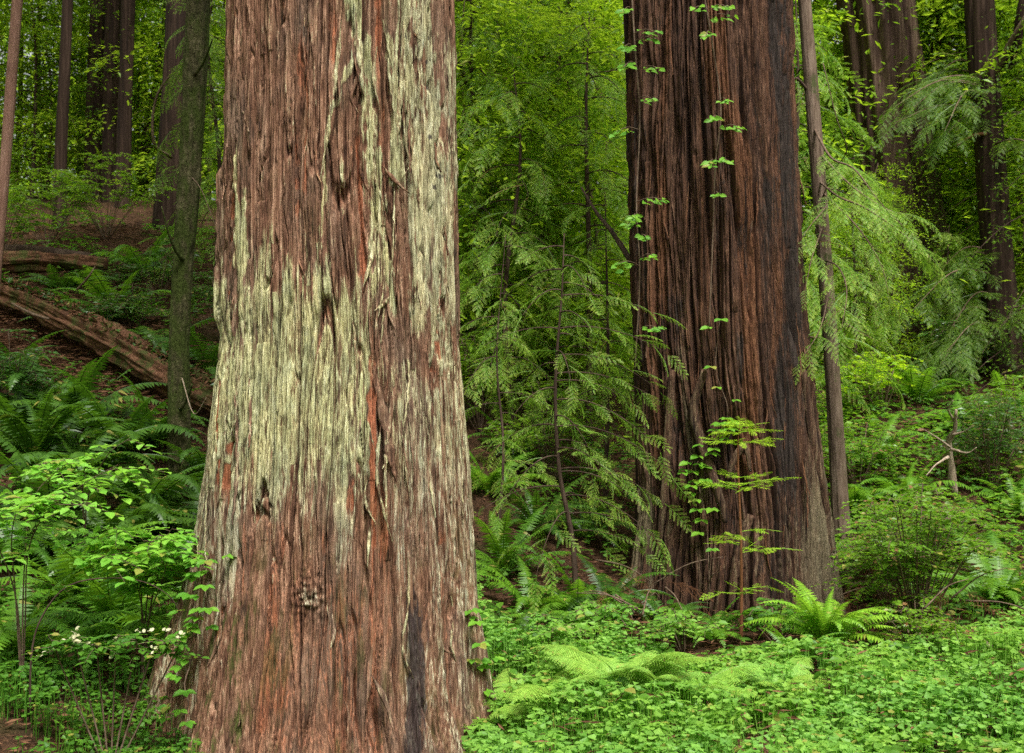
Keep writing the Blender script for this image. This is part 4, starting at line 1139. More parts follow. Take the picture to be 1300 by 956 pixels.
for key in ('r3', 'r4'):
    t, P, R, b = BT[key]
    sp = []
    for k in range(26 if key == 'r3' else 16):
        c = P[int(len(P) * random.uniform(.10, .62 if key == 'r3' else .36))]
        px0 = 650 + c[0] / c[1] * F; py0 = 478 - (c[2] - 2) / c[1] * F
        dr = random.choice([-1, -1, 1]) * random.uniform(50, 120); dY = random.uniform(-2.2, 1.2)
        sp.append(([(px0, py0, c[1]), (px0 + dr * .5, py0 - 5, c[1] + dY * .5), (px0 + dr, py0 + random.uniform(10, 50), c[1] + dY)], .02, 12, 1.35))
    boughs_on(key, sp, 'hemlock')

# ------------------------------------------------------------------ climbing vines on the bark
def vine(label, pts, fn, leafn, lsize, group=None):
    P = np.array([fn(a, b, .035 + .02 * math.sin(k))[0] for k, (a, b) in enumerate(smooth_path(pts, 40))])
    b = P[0].copy()
    t = thing('climbing_vine', label, 'vine', b)
    mb = MB(); mb.add(*tube(P, np.linspace(.005, .002, 40), 5)); obj('stem', mb.mesh('stem', M['twig'], True, b), t)
    lm = MB(); LP = []; LF = []; LU = []
    for k in range(leafn):
        i_ = random.randrange(2, 40); nrm = norm(P[i_] - np.array([P[i_][0] * .0 + (MCX[4] if fn is bark_point else RX[4]), MY if fn is bark_point else RY, P[i_][2]]))
        dirn = nrm * random.uniform(.4, 1) + np.array([random.choice([-1, 1]) * random.uniform(.3, 1), 0, random.uniform(-.1, .2)])
        c = P[i_] + norm(dirn) * random.uniform(.02, .12)
        for q in range(3):
            a = (q - 1) * 1.2; c_, s_ = math.cos(a), math.sin(a); d = norm(dirn)
            LP.append(c); LF.append(np.array([d[0] * c_ - d[1] * s_, d[0] * s_ + d[1] * c_, -.15])); LU.append(np.array([0, -.35, 1]) + rng.normal(size=3) * .15)
    v, q, tr = scatter(LEAF, np.array(LP), frames(np.array(LF), np.array(LU)), rng.uniform(.7, 1.2, len(LP)) * lsize)
    lm.add(v, q, tr); obj('leaves', lm.mesh('leaves', M['vine'], False, b), t)
    return t


vine('leafy vine climbing the left foot of the lichened redwood', [(265, 900), (275, 850), (272, 800), (288, 770), (300, 735), (292, 700), (312, 688)], bark_point, 34, .07)
vine('small vine with few leaves on the right foot of the lichened redwood', [(606, 900), (598, 840), (593, 800), (589, 770), (586, 745)], bark_point, 10, .07)
vine('vine with round leaves low on the face of the furrowed redwood', [(885, 760), (880, 640), (870, 590), (886, 560), (905, 520), (892, 470), (896, 410)], rbark_point, 34, .085)


def sprig_vine(label, stem, sprigs, Y):
    """thin hanging stem with flat horizontal leaf sprigs"""
    P = smooth_path(np.array([at(a, b, Y) for a, b in stem]), 50)
    b = P[-1].copy(); t = thing('climbing_vine', label, 'vine', b)
    mb = MB(); mb.add(*tube(P, np.linspace(.008, .006, 50), 5))
    LP = []; LF = []; LU = []; L = []
    for px, py, side in sprigs:
        px += random.uniform(-9, 9); py += random.uniform(-14, 14)
        i_ = int(np.argmin(np.abs(P[:, 2] - at(px, py, Y)[2]))); tipp = at(px, py, Y - .25)
        pts = smooth_path(np.array([P[i_], (P[i_] + tipp) / 2 + [0, 0, .03], tipp]), 8); mb.add(*tube(pts, .003, 4, False))
        nl = random.choice([7, 9, 10, 11, 13]); tl = rng.normal(size=3) * .28
        for k in range(nl):
            u = .30 + .70 * (k + random.uniform(-.3, .3)) / (nl - 1); p = P[i_] * (1 - u) + tipp * u + rng.normal(size=3) * .012
            sg = (-1, 1)[k % 2] if k < nl - 1 else 0
            d = norm(tipp - P[i_]); s_ = norm(np.cross(d, [0, 0, 1.0]))
            LP.append(p); LF.append(d * .55 + s_ * sg + np.array([0, 0, -.12])); LU.append(np.array([0, -.85, .9]) + tl + rng.normal(size=3) * .35); L.append(random.uniform(.04, .08))
    obj('stem', mb.mesh('stem', M['twig'], True, b), t)
    lm = MB(); v, q, tr = scatter(LEAF, np.array(LP), frames(np.array(LF), np.array(LU)), np.array(L)); lm.add(v, q, tr)
    obj('leaves', lm.mesh('leaves', M['vine'], False, b), t)


sprig_vine('leaf sprigs on a thin stem hanging at the left edge of the furrowed redwood', [(800, -40), (806, 60), (812, 150), (808, 260), (812, 350), (806, 470)],
           [(790, 20, -1), (835, 38, 1), (832, 62, 1), (798, 66, -1), (838, 80, 1), (795, 95, -1), (828, 122, 1), (790, 155, -1), (800, 265, -1), (838, 255, 1), (790, 290, -1), (828, 312, 1), (836, 335, 1), (788, 330, -1), (830, 415, 1)], 10.12)
sprig_vine('leaf sprigs on a thin stem down the middle of the furrowed redwood', [(888, -40), (905, 60), (915, 140), (908, 210), (905, 300), (900, 420)],
           [(872, 8, -1), (920, 10, 1), (890, 33, -1), (935, 35, 1), (928, 135, 1), (905, 152, -1), (938, 172, 1), (900, 210, -1), (930, 208, 1), (912, 252, 1)], 10.17)

# ------------------------------------------------------------------ fallen log and dead wood
def log(name, label, pts, radii, mat, cat='log', n=44, ns=28, group=None, lump=.12):
    P = smooth_path(np.array(pts), n); R = np.interp(np.linspace(0, 1, n), np.linspace(0, 1, len(radii)), radii)
    v, q, tr = tube(P, R, ns, True)
    c = np.repeat(P, ns, 0); d = v[:n * ns] - c
    s = random.uniform(0, 30)
    ax = np.repeat(np.linspace(0, np.linalg.norm(P[-1] - P[0]), n), ns)
    dn = norm(d)
    h = 1 + lump * perlin(dn[:, 0] * 2 + s, dn[:, 2] * 2, ax * .8) + lump * .8 * perlin(dn[:, 0] * 7 + s, dn[:, 2] * 7, ax * 1.2) + lump * .5 * perlin(dn[:, 0] * 16, dn[:, 2] * 16 + s, ax * 5)
    v[:n * ns] = c + d * h[:, None]
    b = P[0].copy(); mb = MB(); mb.add(v, q, tr)
    o = obj(name, mb.mesh(name, mat, True, b), None, b)
    return tag(o, label, cat, group)


log('fallen_log', 'long rotting moss-edged log sloping down to the mossy trunk', [at(-10, 368, 15.2), at(50, 390, 14.6), at(120, 425, 13.9), at(200, 468, 13.2), at(272, 505, 12.6), at(330, 530, 12.2)], [.13, .145, .15, .15, .15], M['log_bark'], n=200, ns=64, lump=.5)
log('fallen_log', 'upper fallen log with orange split wood lying level below the crest', [at(-30, 335, 16.4), at(60, 331, 16.4), at(135, 336, 16.3)], [.13, .12, .07], M['log_bark'], n=90, ns=44, lump=.5)
log('fallen_log', 'thin dark log end in shadow above the orange split log', [at(-40, 318, 17.2), at(40, 320, 17.2), at(120, 327, 17)], [.10, .10, .06], M['dark_bark'], n=30, ns=14)
log('dead_branch', 'short thin stick poking up beside the fallen log', [at(98, 368, 14.4), at(112, 352, 14.2), at(121, 338, 14.2)], [.014, .012, .006], M['twig'], 'branch', 14, 8)
log('dead_branch', 'broken branch lying across the brown litter at left', [at(15, 385, 14.3), at(40, 398, 14.1), at(62, 405, 14)], [.014, .018, .015], M['twig'], 'branch', 16, 9)
log('dead_branch', 'curved pale stick on the sorrel near the lower right corner', [at(1232, 822, 8.6), at(1245, 814, 8.5), at(1258, 822, 8.4)], [.018, .024, .016], M['pale_wood'], 'branch', 14, 8)
def along_log(name, label, cat, P, n, size, mat, w, tm):
    t = rng.uniform(0, 1, n); Pp = smooth_path(np.array(P), 60)
    p = np.stack([np.interp(t, np.linspace(0, 1, 60), Pp[:, q]) for q in range(3)], -1)
    a = rng.normal(size=n) * .6
    p = p + np.stack([np.sin(a) * w * .5, -np.sin(a) * w * .8, np.cos(a) * w + rng.uniform(-.01, .03, n)], -1)
    d = rng.normal(size=(n, 3)) * [1, 1, .4]
    mb = MB(); v, q, tr = scatter(tm, p, frames(d, rng.normal(size=(n, 3)) * .5 + [0, -.3, 1]), size * rng.uniform(.4, 1.3, n)); mb.add(v, q, tr)
    o = obj(name, mb.mesh(name, M[mat], False)); o['kind'] = 'stuff'; tag(o, label, cat)


_LP = [at(-10, 368, 15.2), at(50, 390, 14.6), at(120, 425, 13.9), at(200, 468, 13.2), at(272, 505, 12.6)]
_FL = (np.array([(0, -.06, 0), (.5, -.09, .05), (1, 0, 0), (.5, .09, .03)]), [(0, 1, 2, 3)], None)
along_log('log_litter', 'brown needles and scraps lying along the top of the long log', 'litter', _LP, 4200, .10, 'litter', .15, _FL)
along_log('log_moss', 'tufts of moss and tiny ferns growing along the long log', 'moss', _LP, 1500, .07, 'shrub_dark', .16, LEAF2)
# root snag of bleached twigs on the right bank
b = gx(1212, 13.2)
t = thing('broken_snag', 'bleached broken snag with forked twigs on the right bank', 'dead tree', b)
mb = MB()
P0 = at(1210, 610, 13.2); P0[2] = b[2]
mb.add(*tube(smooth_path([b, at(1205, 565, 13.1), at(1212, 545, 13), at(1214, 520, 12.9)], 14), np.linspace(.045, .012, 14), 7, True, .2))
obj('trunk', mb.mesh('trunk', M['pale_wood'], True, b), t)
for pts in ([(1206, 568), (1190, 556), (1174, 546)], [(1209, 552), (1224, 548), (1236, 540)], [(1204, 580), (1188, 590), (1176, 604)], [(1212, 535), (1204, 520), (1210, 508)], [(1207, 570), (1228, 575), (1240, 568)]):
    mb = MB(); mb.add(*tube(smooth_path([at(a, c, 13 - .1 * k) for k, (a, c) in enumerate(pts)], 10), np.linspace(.016, .004, 10), 6, True, .2))
    obj('branch', mb.mesh('branch', M['pale_wood'], True, b), t)

# ------------------------------------------------------------------ ferns
GA = 'sword ferns on the left slope'; GB = 'sword ferns between the big redwoods'; GC = 'sword ferns on the right bank'
fern('sword fern with arching fronds directly below the log', 150, 11.6, .95, 18, group=GA)
fern('large dark sword fern spreading at the left border below the litter', 45, 11.2, 1.0, 18, group=GA)
fern('dark sword fern just left of the mossy trunk base', 185, 10.6, .9, 16, group=GA)
fern('dark sword fern between the border fern and the log fern', 100, 11.0, .95, 18, group=GA)
fern('sword fern with a long frond reaching past the mossy trunk base', 245, 10.2, .95, 15, group=GA)
fern('sword fern tucked between the mossy trunk and the lichened redwood', 268, 11.3, .8, 13, group=GA)
fern('upright sword fern below the arching bare stem', 150, 8.6, .9, 17, 'fern_mid', group=GA)
fern('bright sword fern beside the left flank of the lichened redwood', 222, 8.5, .85, 15, 'fern_mid', group=GA)
fern('sword fern at the bottom left border with hanging fronds', 15, 8.2, .85, 14, 'fern_mid', group=GA)
fern('sword fern half hidden behind the light-leaved shrubs', 95, 9.2, .9, 16, 'fern_mid', group=GA)
fern('sword fern high beside the upper log', 150, 15.4, .9, 13, 'fern_mid', group=GA)
fern('sword fern on the crest below the reddish far trunk', 185, 17.3, 1.0, 13, 'fern_mid', group=GA)
fern('sword fern behind the mossy trunk above the log', 205, 14.3, .9, 14, group=GA)
fern('sword fern right of the mossy trunk above the log', 268, 14.0, 1.0, 14, group=GA)
fern('small sword fern perched at the upper left of the log', 115, 14.9, .8, 12, group=GA)
fern('sword fern over the dark hollow under the log', 40, 12.5, .9, 14, group=GA)
fern('low sword fern at the left edge of the brown litter', 0, 13.2, .9, 14, group=GA)
fern('sword fern at the top of the litter slope', 75, 16.0, .8, 12, group=GA)
fern('dark sword fern under the hazel leaves at far left', 25, 9.6, .9, 15, group=GA)
fern('sword fern in the middle of the left fern bank', 125, 9.9, .9, 16, group=GA)
fern('sword fern with flat fronds below the mossy trunk', 205, 9.5, .9, 15, group=GA)
for lab_, px_, Y_, s_, n_ in (('sword fern with broad fronds just under the middle of the log', 95, 12.1, .95, 16), ('sword fern at the dark foot of the log near the mossy trunk', 192, 11.9, .8, 15),
                              ('sword fern on the litter above the left border fern', 15, 11.9, .9, 15), ('sword fern between the log fern and the mossy trunk base', 165, 10.0, .9, 16), ('sword fern in front of the left border fern', 62, 10.3, .95, 17)):
    fern(lab_, px_, Y_, s_, n_, group=GA)
fern('sword fern with raised fronds at the foot of the gap near the lichened redwood', 640, 10.7, .85, 14, 'fern_mid', group=GB)
fern('dark sword fern low beside the right foot of the lichened redwood', 650, 9.3, .62, 13, group=GB)
fern('dark sword fern behind the drooping young redwood', 680, 11.8, .9, 14, group=GB)
fern('sword fern higher on the bank in the gap', 620, 12.6, 1.0, 15, 'fern_mid', group=GB)
fern('small bright fern with three fronds in front of the young redwood', 690, 9.6, .6, 5, 'fern_mid', group=GB)
fern('sword fern at the back of the gap on the left', 655, 13.6, .9, 13, group=GB)
fern('sword fern deep in the gap beside the furrowed redwood', 745, 12.0, .8, 12, group=GB)
fern('low sword fern in front of the drooping young redwood', 735, 9.9, .7, 13, 'fern_mid', group=GB)
fern('sword fern between the drooping young redwood and the dry sprays', 772, 10.2, .75, 14, 'fern_dark', group=GB)
fern('small sword fern right behind the sorrel in the gap', 672, 9.9, .7, 13, 'fern_mid', group=GB)
fern('bright sword fern fanned out at the right foot of the furrowed redwood', 1050, 8.75, .70, 30, 'fern_bright', group=GC, dz=.12)
fern('small sword fern with tired olive fronds in front of the bright fanned one', 1012, 8.45, .5, 14, 'fern_mid', group=GC, dz=.06)
fern('tall sword fern standing at the right border of the bank', 1270, 10.4, 1.0, 16, 'fern_mid', group=GC)
fern('sword fern with two curling fronds below the bleached snag', 1235, 11.8, .9, 10, 'fern_mid', group=GC)
fern('sword fern on the open green slope right of the slim trunk', 1110, 14.0, .9, 14, 'fern_mid', group=GC)
fern('sword fern in the middle of the open green slope', 1150, 13.0, .9, 14, 'fern_mid', group=GC)
fern('sword fern at the top of the open green slope', 1165, 16.2, .9, 14, 'fern_mid', group=GC)
fern('sword fern near the dark hollow on the right slope', 1215, 15.2, .9, 13, 'fern_mid', group=GC)
fern('sword fern under the dark conifer at right', 1285, 15.6, 1.0, 14, 'fern_mid', group=GC)
fern('sword fern close behind the slim trunk', 1085, 12.8, .8, 13, 'fern_mid', group=GC)
fern('sword fern at the right border above the tall one', 1290, 12.9, .9, 13, 'fern_mid', group=GC)
GL = 'lady ferns in the sorrel'
fern('pale lady fern in the middle of the sorrel bed', 795, 7.55, .72, 11, 'fern_pale', GL, meshes=LADY, dz=.11)
fern('pale lady fern in the sorrel close to the lichened redwood', 655, 7.55, .6, 11, 'fern_pale', GL, meshes=LADY, dz=.02)
fern('pale lady fern at the lower right of the sorrel bed', 1120, 7.5, .5, 9, 'fern_pale', GL, meshes=LADY, dz=.02)
fern('pale lady fern at the left of the sorrel bed', 715, 7.35, .62, 9, 'fern_pale', GL, meshes=LADY, dz=.10)
fern('pale lady fern at the right of the pale pair', 865, 7.35, .62, 9, 'fern_pale', GL, meshes=LADY, dz=.10)
fern('small pale lady fern below the olive sword fern', 985, 7.6, .50, 9, 'fern_pale', GL, meshes=LADY, dz=.08)

# ------------------------------------------------------------------ shrubs
def shrub(name, label, px, Y, stems, leaf, leafmat, stemmat, lsize, per, flat=.3, twigs=5, twl=.3, r0=.010, group=None, extra=None, cat='shrub', tilt=.25):
    """stems: list of picture-space polylines at depths [(px,py,Y)...] starting at the base"""
    b = gx(px, Y); t = thing(name, label, cat, b, 0, group)
    st = MB(); LP = []; LF = []; LU = []
    for pts in stems:
        P = smooth_path(np.vstack([b[None] - [0, 0, .05], np.array([at(*p) for p in pts])]), 26)
        st.add(*tube(P, np.linspace(r0, r0 * .25, 26), 6, False))
        for k in range(twigs):
            i_ = int(10 + 15 * (k + random.random()) / twigs); a = random.uniform(0, 2 * PI)
            d = np.array([math.cos(a), math.sin(a) * .8, random.uniform(-.1, .25)]); L = twl * random.uniform(.5, 1.2)
            q = np.stack([P[i_] + d * L * u + np.array([0, 0, -.25 * L * u * u]) for u in np.linspace(0, 1, 7)])
            st.add(*tube(q, np.linspace(r0 * .3, .0012, 7), 4, False))
            s_ = norm(np.cross(d, [0, 0, 1.0]))
            for m in range(per):
                u = .15 + .85 * m / max(1, per - 1); p = P[i_] + d * L * u + np.array([0, 0, -.25 * L * u * u])
                sg = 1 if m % 2 else -1
                LP.append(p); LF.append(d * random.uniform(.3, .8) + s_ * sg + np.array([0, 0, random.uniform(-.3, .1)])); LU.append(np.array([0, 0, 1]) + rng.normal(size=3) * tilt)
    obj('stems', st.mesh('stems', M[stemmat], True, b), t)
    lm = MB(); v, q, tr = scatter(leaf, np.array(LP), frames(np.array(LF), np.array(LU)), lsize * rng.uniform(.6, 1.2, len(LP)))
    lm.add(v, q, tr); obj('leaves', lm.mesh('leaves', M[leafmat], False, b), t)
    if extra:
        n, sz, mat = extra
        idx = rng.choice(len(LP), n)
        P = np.array(LP)[idx]; P = P + np.stack([rng.normal(size=n) * .05, rng.normal(size=n) * .05, rng.uniform(0, .06, n)], -1)
        cl = MB()
        for p in P:
            m = 4
            a = rng.uniform(0, 6.28, m)
            v, q, tr = scatter(LEAF, p + rng.normal(size=(m, 3)) * .012, frames(np.stack([np.cos(a), np.sin(a), rng.uniform(.1, .9, m)], -1), np.stack([0 * a, -.6 + 0 * a, 1 + 0 * a], -1) + rng.normal(size=(m, 3)) * .3), rng.uniform(.6, 1.1, m) * sz)
            cl.add(v, q, tr)
        obj('young_leaves', cl.mesh('young_leaves', M[mat], False, b), t)
    return t


shrub('hazel_shrub', 'light green hazel with a bent bare stem rising from the lower left', 28, 7.6,
      [[(32, 790, 7.6), (36, 700, 7.5), (60, 650, 7.4), (110, 612, 7.3), (150, 590, 7.2)], [(20, 760, 7.6), (15, 680, 7.5), (30, 640, 7.3), (75, 636, 7.2)], [(22, 770, 7.6), (0, 700, 7.5), (-30, 660, 7.4), (10, 632, 7.3), (60, 640, 7.2), (120, 640, 7.1)],
       [(30, 740, 7.6), (40, 640, 7.8), (70, 600, 7.9), (100, 580, 7.9)]], LEAF, 'shrub_bright', 'twig', .085, 8, twigs=15, twl=.30, r0=.006)
shrub('hazel_shrub', 'broad light green hazel with layered leaves against the lichened redwood', 180, 7.9,
      [[(180, 790, 7.9), (175, 730, 7.8), (140, 690, 7.6), (100, 690, 7.5)], [(185, 780, 7.9), (190, 710, 7.8), (170, 675, 7.6), (130, 672, 7.4)], [(190, 780, 7.9), (200, 710, 7.8), (205, 680, 7.5), (190, 690, 7.3)], [(188, 790, 7.9), (205, 740, 7.7), (215, 705, 7.5), (226, 700, 7.4)],
       [(182, 790, 7.9), (170, 730, 7.7), (150, 705, 7.3), (120, 710, 7.2)], [(190, 780, 7.9), (200, 730, 7.8), (208, 690, 7.8), (220, 668, 7.7)]], LEAF, 'shrub_bright', 'twig', .085, 8, twigs=15, twl=.30, r0=.0055)
shrub('arching_bramble', 'bare arched bramble stem curving over the ferns at lower left', 38, 7.2,
      [[(40, 830, 7.2), (55, 780, 7.2), (85, 745, 7.2), (130, 734, 7.2), (180, 738, 7.2), (215, 757, 7.2), (232, 785, 7.2)]], LEAF, 'vine', 'dark_bark', .06, 3, twigs=3, twl=.12, r0=.007, cat='bramble')
shrub('hazel_shrub', 'small light leaf spray over the dark ferns below the log', 110, 9.6,
      [[(105, 640, 9.5), (100, 600, 9.4), (85, 585, 9.3), (45, 590, 9.2)], [(110, 640, 9.5), (135, 580, 9.3), (165, 556, 9.2)], [(105, 620, 9.5), (110, 590, 9.3), (120, 582, 9.2)]], LEAF, 'shrub_bright', 'twig', .085, 7, twigs=5, twl=.22, r0=.007)
shrub('variegated_shrub', 'low shrub dotted with cream young leaves beside the lichened redwood', 140, 6.9,
      [[(80 + 22 * k, 850 - 6 * (k % 3), 6.9), (70 + 26 * k, 822 - 8 * (k % 2), 6.8), (60 + 28 * k + 10 * (k % 2), 805 + 6 * (k % 3), 6.75)] for k in range(7)], LEAF, 'ground_herb', 'twig', .055, 8, twigs=7, twl=.17, r0=.006, extra=(17, .034, 'cream_leaf'))
GS = 'dark shrubs on the slopes'
def bush(label, px, Y, w, h, n, leafmat, lsize, name='huckleberry_bush', stemmat='twig', per=9, twl=.28, leaf=BAYL, group=GS, twigs=8):
    b = gx(px, Y); top = 478 - (b[2] - CAMZ) * F / Y
    st = []
    for k in range(n):
        a = random.uniform(-1, 1); hh = h * random.uniform(.5, 1.05) * (1 - .35 * a * a); d = random.uniform(-.6, .5)
        st.append([(px + a * w * .45, top - hh * .5, Y + d * .5), (px + a * w * .85, top - hh * .9, Y + d), (px + a * w * 1.1, top - hh * .92 + 8, Y + d * 1.3)])
    return shrub(name, label, px, Y, st, leaf, leafmat, stemmat, lsize, per, twigs=twigs, twl=twl, r0=.006, group=group, tilt=.4)


bush('wide huckleberry thicket with brown stems right of the bright fern', 1165, 9.4, 88, 205, 40, 'huckle', .05, twl=.30, per=12, leaf=LEAF2, twigs=9)
bush('huckleberry bush beside the slim trunk foot', 1125, 10.6, 50, 150, 20, 'huckle', .05, per=12, leaf=LEAF2)
bush('low huckleberry in front of the thicket near the sorrel', 1165, 8.75, 50, 80, 16, 'huckle', .045, per=11, leaf=LEAF2)
bush('grey-green bush above the tall fern at the right border', 1258, 13.5, 70, 130, 24, 'shrub_dark', .07, per=11)
bush('huckleberry on the right bank below the snag', 1195, 11.6, 60, 110, 18, 'huckle', .05, per=11, leaf=LEAF2)
bush('green bush on the slope behind the slim trunk', 1090, 13.4, 50, 110, 16, 'huckle', .06, per=10, leaf=LEAF2)
bush('leafy bush at the top of the open right slope', 1120, 15.8, 60, 100, 16, 'bay_lime', .07, per=9, leaf=LEAF2)
bush('dark bush beside the hollow on the right slope', 1205, 17.2, 60, 90, 16, 'shrub_dark', .08)
bush('bush of small leaves at the right end of the slope', 1285, 14.4, 60, 110, 18, 'huckle', .06, leaf=LEAF2)
bush('dark bush at the left border above the ferns', 15, 12.3, 50, 120, 16, 'shrub_dark', .075)
bush('dark bush behind the mossy trunk on the crest', 200, 16.3, 60, 90, 16, 'shrub_dark', .08)
bush('green bush left of the paired trunks on the crest', 60, 18.3, 70, 110, 18, 'bay_deep', .09)
bush('green bush in front of the paired dark trunks', 135, 19.0, 70, 120, 18, 'bay_deep', .09)
bush('bush at the left border high under the pinkish trunk', -5, 16.8, 60, 140, 18, 'bay_deep', .09)
bush('dark bush deep between the two big redwoods', 700, 13.2, 80, 150, 24, 'bay_deep', .075)
bush('leafy bush at the left of the gap between redwoods', 610, 14.2, 60, 150, 20, 'bay_deep', .075)
bush('lime bush glowing at the back of the gap', 640, 15.5, 60, 120, 18, 'bay_lime', .075, leaf=LEAF2)
bush('round-leaved herb clump at the foot of the furrowed redwood', 868, 9.2, 45, 70, 12, 'sorrel', .06, name='leafy_herb', leaf=LEAF, per=6, twl=.16, group='leafy herbs')
bush('round-leaved herb clump in front of the dry redwood sprays', 700, 8.8, 50, 65, 12, 'sorrel', .06, name='leafy_herb', leaf=LEAF, per=6, twl=.16, group='leafy herbs')
bush('dark bush low on the bank right behind the furrowed redwood', 1000, 13.5, 70, 200, 18, 'bay_deep', .075)
bush('bush on the slope left above the log', 170, 15.0, 55, 80, 16, 'shrub_dark', .075)
bush('bush behind the log beside the lichened redwood', 285, 15.0, 55, 110, 16, 'shrub_dark', .08)

# dry hanging redwood sprays around the furrowed redwood's foot
def dry_heap(label, px, Y, w, h, n, mat='dead_needles'):
    b = gx(px, Y); t = thing('dry_branch_heap', label, 'dead branches', b)
    fo = MB(); P = b + np.stack([rng.normal(size=n) * w, rng.normal(size=n) * w * .6, rng.uniform(0, 1, n) ** 1.4 * h], -1)
    P[:, 2] -= (P[:, 0] - b[0]) ** 2 * .5
    a = rng.uniform(0, 6.28, n)
    add_sprays(fo, P, np.stack([np.cos(a), np.sin(a), -.9 + .5 * rng.normal(size=n)], -1), rng.normal(size=(n, 3)) * .5 + [0, -.3, 1], rng.uniform(.4, .9, n), SPRAY)
    obj('dry_sprays', fo.mesh('dry_sprays', M[mat], False, b, tip=False), t)
    st = MB()
    for k in range(5):
        p = b + np.array([random.gauss(0, w), random.gauss(0, w * .5), random.uniform(.1, h)]); d = np.array([random.gauss(0, 1), random.gauss(0, .6), random.uniform(-.8, .5)]) * .22
        st.add(*tube(smooth_path([p - d, p + [0, 0, .05], p + d], 8), np.linspace(.008, .003, 8), 5, True, .1))
    obj('twigs', st.mesh('twigs', M['twig'], True, b), t)


bush('low leafy herb clump beside the dry heap in the gap', 765, 9.4, 45, 60, 12, 'sorrel', .06, name='leafy_herb', leaf=LEAF, per=6, twl=.16, group='leafy herbs')
fern('sword fern at the front foot of the furrowed redwood', 905, 9.55, .62, 13, 'fern_mid', group=GC)
fern('small dark sword fern at the left foot of the furrowed redwood', 845, 9.8, .6, 12, 'fern_dark', group=GB)
bush('herb clump at the right foot of the furrowed redwood', 985, 9.5, 45, 60, 12, 'ground_herb', .06, name='leafy_herb', leaf=LEAF, per=6, twl=.16, group='leafy herbs')
dry_heap('heap of reddish dry redwood sprays at the left foot of the furrowed redwood', 815, 10.05, .30, .42, 40)
dry_heap('olive dry sprays hanging low in front of the dry heap', 795, 9.5, .18, .30, 22, 'huckle')
dry_heap('dry sprays and roots at the foot of the slim trunk', 1082, 10.7, .22, .6, 40)
dry_heap('dry sprays piled in the huckleberry thicket', 1200, 9.2, .35, .5, 30)

# ------------------------------------------------------------------ ground cover and litter (stuff)
def ground_stuff(name, label, cat, n, box, tm, size, mat, hrange, mask=None, tilt=.25, stem=False):
    x = rng.uniform(box[0], box[1], n); y = rng.uniform(box[2], box[3], n)
    if mask is not None:
        k = mask(x, y); x, y = x[k], y[k]
    n = len(x); z0 = ground_z(x, y)
    hgt = rng.uniform(hrange[0], hrange[1], n) * (.6 + .9 * np.clip(perlin(x * 1.1, y * 1.1, 8.8) + .5, 0, 1))
    P = np.stack([x, y, z0 + hgt], -1)
    a = rng.uniform(0, 6.28, n)
    mb = MB()
    v, q, t = scatter(tm, P, frames(np.stack([np.cos(a), np.sin(a), rng.normal(size=n) * .1], -1), np.array([0, -.1, 1]) + rng.normal(size=(n, 3)) * tilt), size * rng.uniform(.4, 1.35, n))
    mb.add(v, q, t)
    if stem:
        w = .0022
        b0 = P.copy(); b0[:, 2] = z0; b0[:, :2] += rng.normal(size=(n, 2)) * .02
        V = np.stack([b0 - [w, 0, 0], b0 + [w, 0, 0], P + [w, 0, 0], P - [w, 0, 0]], 1).reshape(-1, 3)
        mb.add(V, np.arange(4 * n).reshape(-1, 4))
    o = obj(name, mb.mesh(name, M[mat], False)); o['kind'] = 'stuff'
    return tag(o, label, cat)


def not_trunk(x, y):
    return (np.hypot(x - MCX[2], y - MY) > 1.0) & (np.hypot(x - RX[1], y - RY) > .95)


def sorrel_mask(x, y):
    px = 650 + x / y * F
    lim = np.interp(px, [600, 660, 720, 800, 900, 1000, 1080, 1200, 1300, 1400], [9.6, 9.2, 8.9, 8.8, 8.9, 8.6, 8.6, 8.8, 9.6, 10])
    lim = lim + .6 * perlin(x * 1.4, y * 1.4, 2.2)
    return (px > 590) & (y < lim) & not_trunk(x, y) & (perlin(x * 2.2, y * 2.2, 5.5) > -.42)


ground_stuff('wood_sorrel', 'carpet of bright clover-like wood sorrel across the lower right', 'ground cover', 30000, (-1.2, 5, 5.2, 10.2), SORREL, .042, 'sorrel', (.03, .24), sorrel_mask, stem=True)
ground_stuff('mixed_herbs', 'larger plain-leaved herbs mixed through the sorrel', 'ground cover', 5200, (-.6, 5, 5.2, 9.8), LEAF, .075, 'ground_herb', (.06, .24), lambda x, y: not_trunk(x, y) & (650 + x / y * F > 600) & (perlin(x * 1.5, y * 1.5, 37.5) > .05), tilt=.45, stem=True)
ground_stuff('fallen_scraps', 'dry brown scraps fallen onto the sorrel', 'litter', 1500, (-.6, 5, 5.5, 9.8), (np.array([(0, -.05, 0), (.5, -.07, .05), (1, 0, 0), (.5, .07, .03)]), [(0, 1, 2, 3)], None), .11, 'litter', (.12, .22), lambda x, y: not_trunk(x, y) & (650 + x / y * F > 600), tilt=.5)
ground_stuff('low_herbs', 'low green herbs covering the lower left corner', 'ground cover', 9000, (-5, -1.4, 5.2, 9.2), SORREL, .036, 'ground_herb', (.04, .20), lambda x, y: not_trunk(x, y) & (650 + x / y * F < 265) & (perlin(x * 1.8, y * 1.8, 7.5) > -.15), stem=True)
ground_stuff('slope_herbs', 'small green herbs scattered over the shaded slopes', 'ground cover', 26000, (-9, 9, 9.5, 20), SORREL, .05, 'ground_herb', (.03, .22),
             lambda x, y: not_trunk(x, y) & (perlin(x * .9, y * .9, 17.5) > np.where(x > 2.4, -.25, np.where(x < -1.5, .12, .0))))
ground_stuff('slope_cover', 'fresh green ground cover on the open right slope', 'ground cover', 16000, (2.6, 9, 10, 19), LEAF2, .09, 'huckle', (.03, .28), lambda x, y: perlin(x * .8, y * .8, 27.5) > -.1)
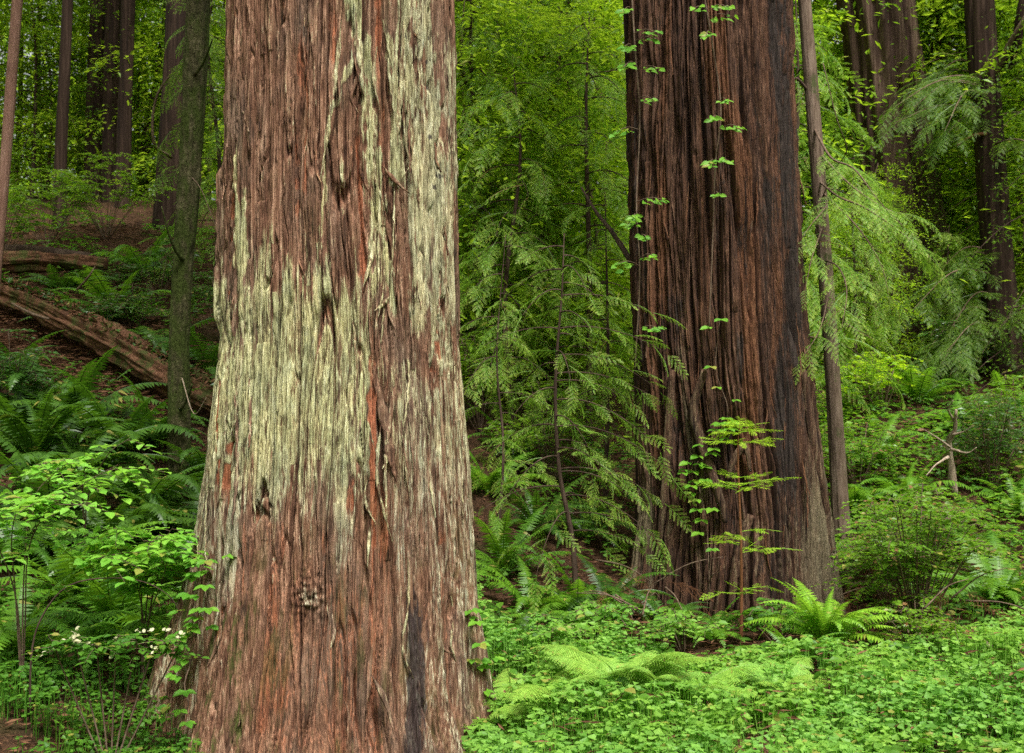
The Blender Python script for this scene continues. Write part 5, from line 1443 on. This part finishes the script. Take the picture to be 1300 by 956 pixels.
FL = (np.array([(0, -.06, 0), (.5, -.09, .05), (1, 0, 0), (.5, .09, .03)]), [(0, 1, 2, 3)], None)
ground_stuff('leaf_litter', 'brown fallen needles and bark scraps strewn over the soil', 'litter', 90000, (-9, 9, 6, 20), FL, .085, 'litter', (.005, .04), not_trunk, tilt=.7)

ground_stuff('bark_debris', 'red-brown jumble of bark scraps and twigs beside the fallen log', 'debris', 22000, (-7.5, -3.4, 12.4, 16.8), FL, .10, 'litter', (.01, .22), lambda x, y: np.abs(y - (14.4 - .55 * (x + 5.2))) < 1.1, tilt=.8)

# ------------------------------------------------------------------ camera, light, render
cam = bpy.data.cameras.new('camera'); co = bpy.data.objects.new('camera', cam); COL.objects.link(co)
co.location = (0, 0, CAMZ); co.rotation_euler = (PI / 2, 0, 0)
cam.sensor_width = 36; cam.lens = 36 * F / 1300; cam.clip_end = 1000
cam.dof.use_dof = True; cam.dof.focus_distance = 8.2; cam.dof.aperture_fstop = 4.5
scene.camera = co

EL, AZ = math.radians(60), math.radians(160)        # high, soft, from over the photographer's right shoulder
w = bpy.data.worlds.new('World'); scene.world = w; w.use_nodes = True
nt = w.node_tree; nt.nodes.clear()
sky = N(nt, 'ShaderNodeTexSky'); sky.sky_type = 'NISHITA'; sky.sun_disc = False
sky.sun_elevation = EL; sky.sun_rotation = AZ; sky.dust_density = 6; sky.air_density = 1.0; sky.ozone_density = .5
hs = N(nt, 'ShaderNodeHueSaturation'); hs.inputs['Saturation'].default_value = .08
bg = N(nt, 'ShaderNodeBackground'); bg.inputs[1].default_value = .06; out = N(nt, 'ShaderNodeOutputWorld')
nt.links.new(sky.outputs[0], hs.inputs['Color']); nt.links.new(hs.outputs[0], bg.inputs[0]); nt.links.new(bg.outputs[0], out.inputs[0])
sun = bpy.data.lights.new('sun', 'SUN'); sun.energy = 1.5; sun.angle = math.radians(11); sun.color = (1, .96, .89)
so = bpy.data.objects.new('sun', sun); COL.objects.link(so)
sdir = np.array([math.sin(AZ) * math.cos(EL), math.cos(AZ) * math.cos(EL), math.sin(EL)])     # towards the sun
from mathutils import Vector
so.rotation_euler = Vector(sdir).to_track_quat('Z', 'Y').to_euler(); so.location = (0, -5, 20)

vs = scene.view_settings
vs.view_transform = 'Standard'; vs.look = 'None'; vs.exposure = 1.95; vs.gamma = 1; vs.use_curve_mapping = False
scene.render.engine = 'CYCLES'
c = scene.cycles
c.sample_clamp_indirect = 4; c.max_bounces = 5; c.diffuse_bounces = 3; c.glossy_bounces = 1; c.transmission_bounces = 3; c.transparent_max_bounces = 2
c.use_denoising = False
c.use_adaptive_sampling = True; c.adaptive_threshold = .005
c.caustics_reflective = False; c.caustics_refractive = False
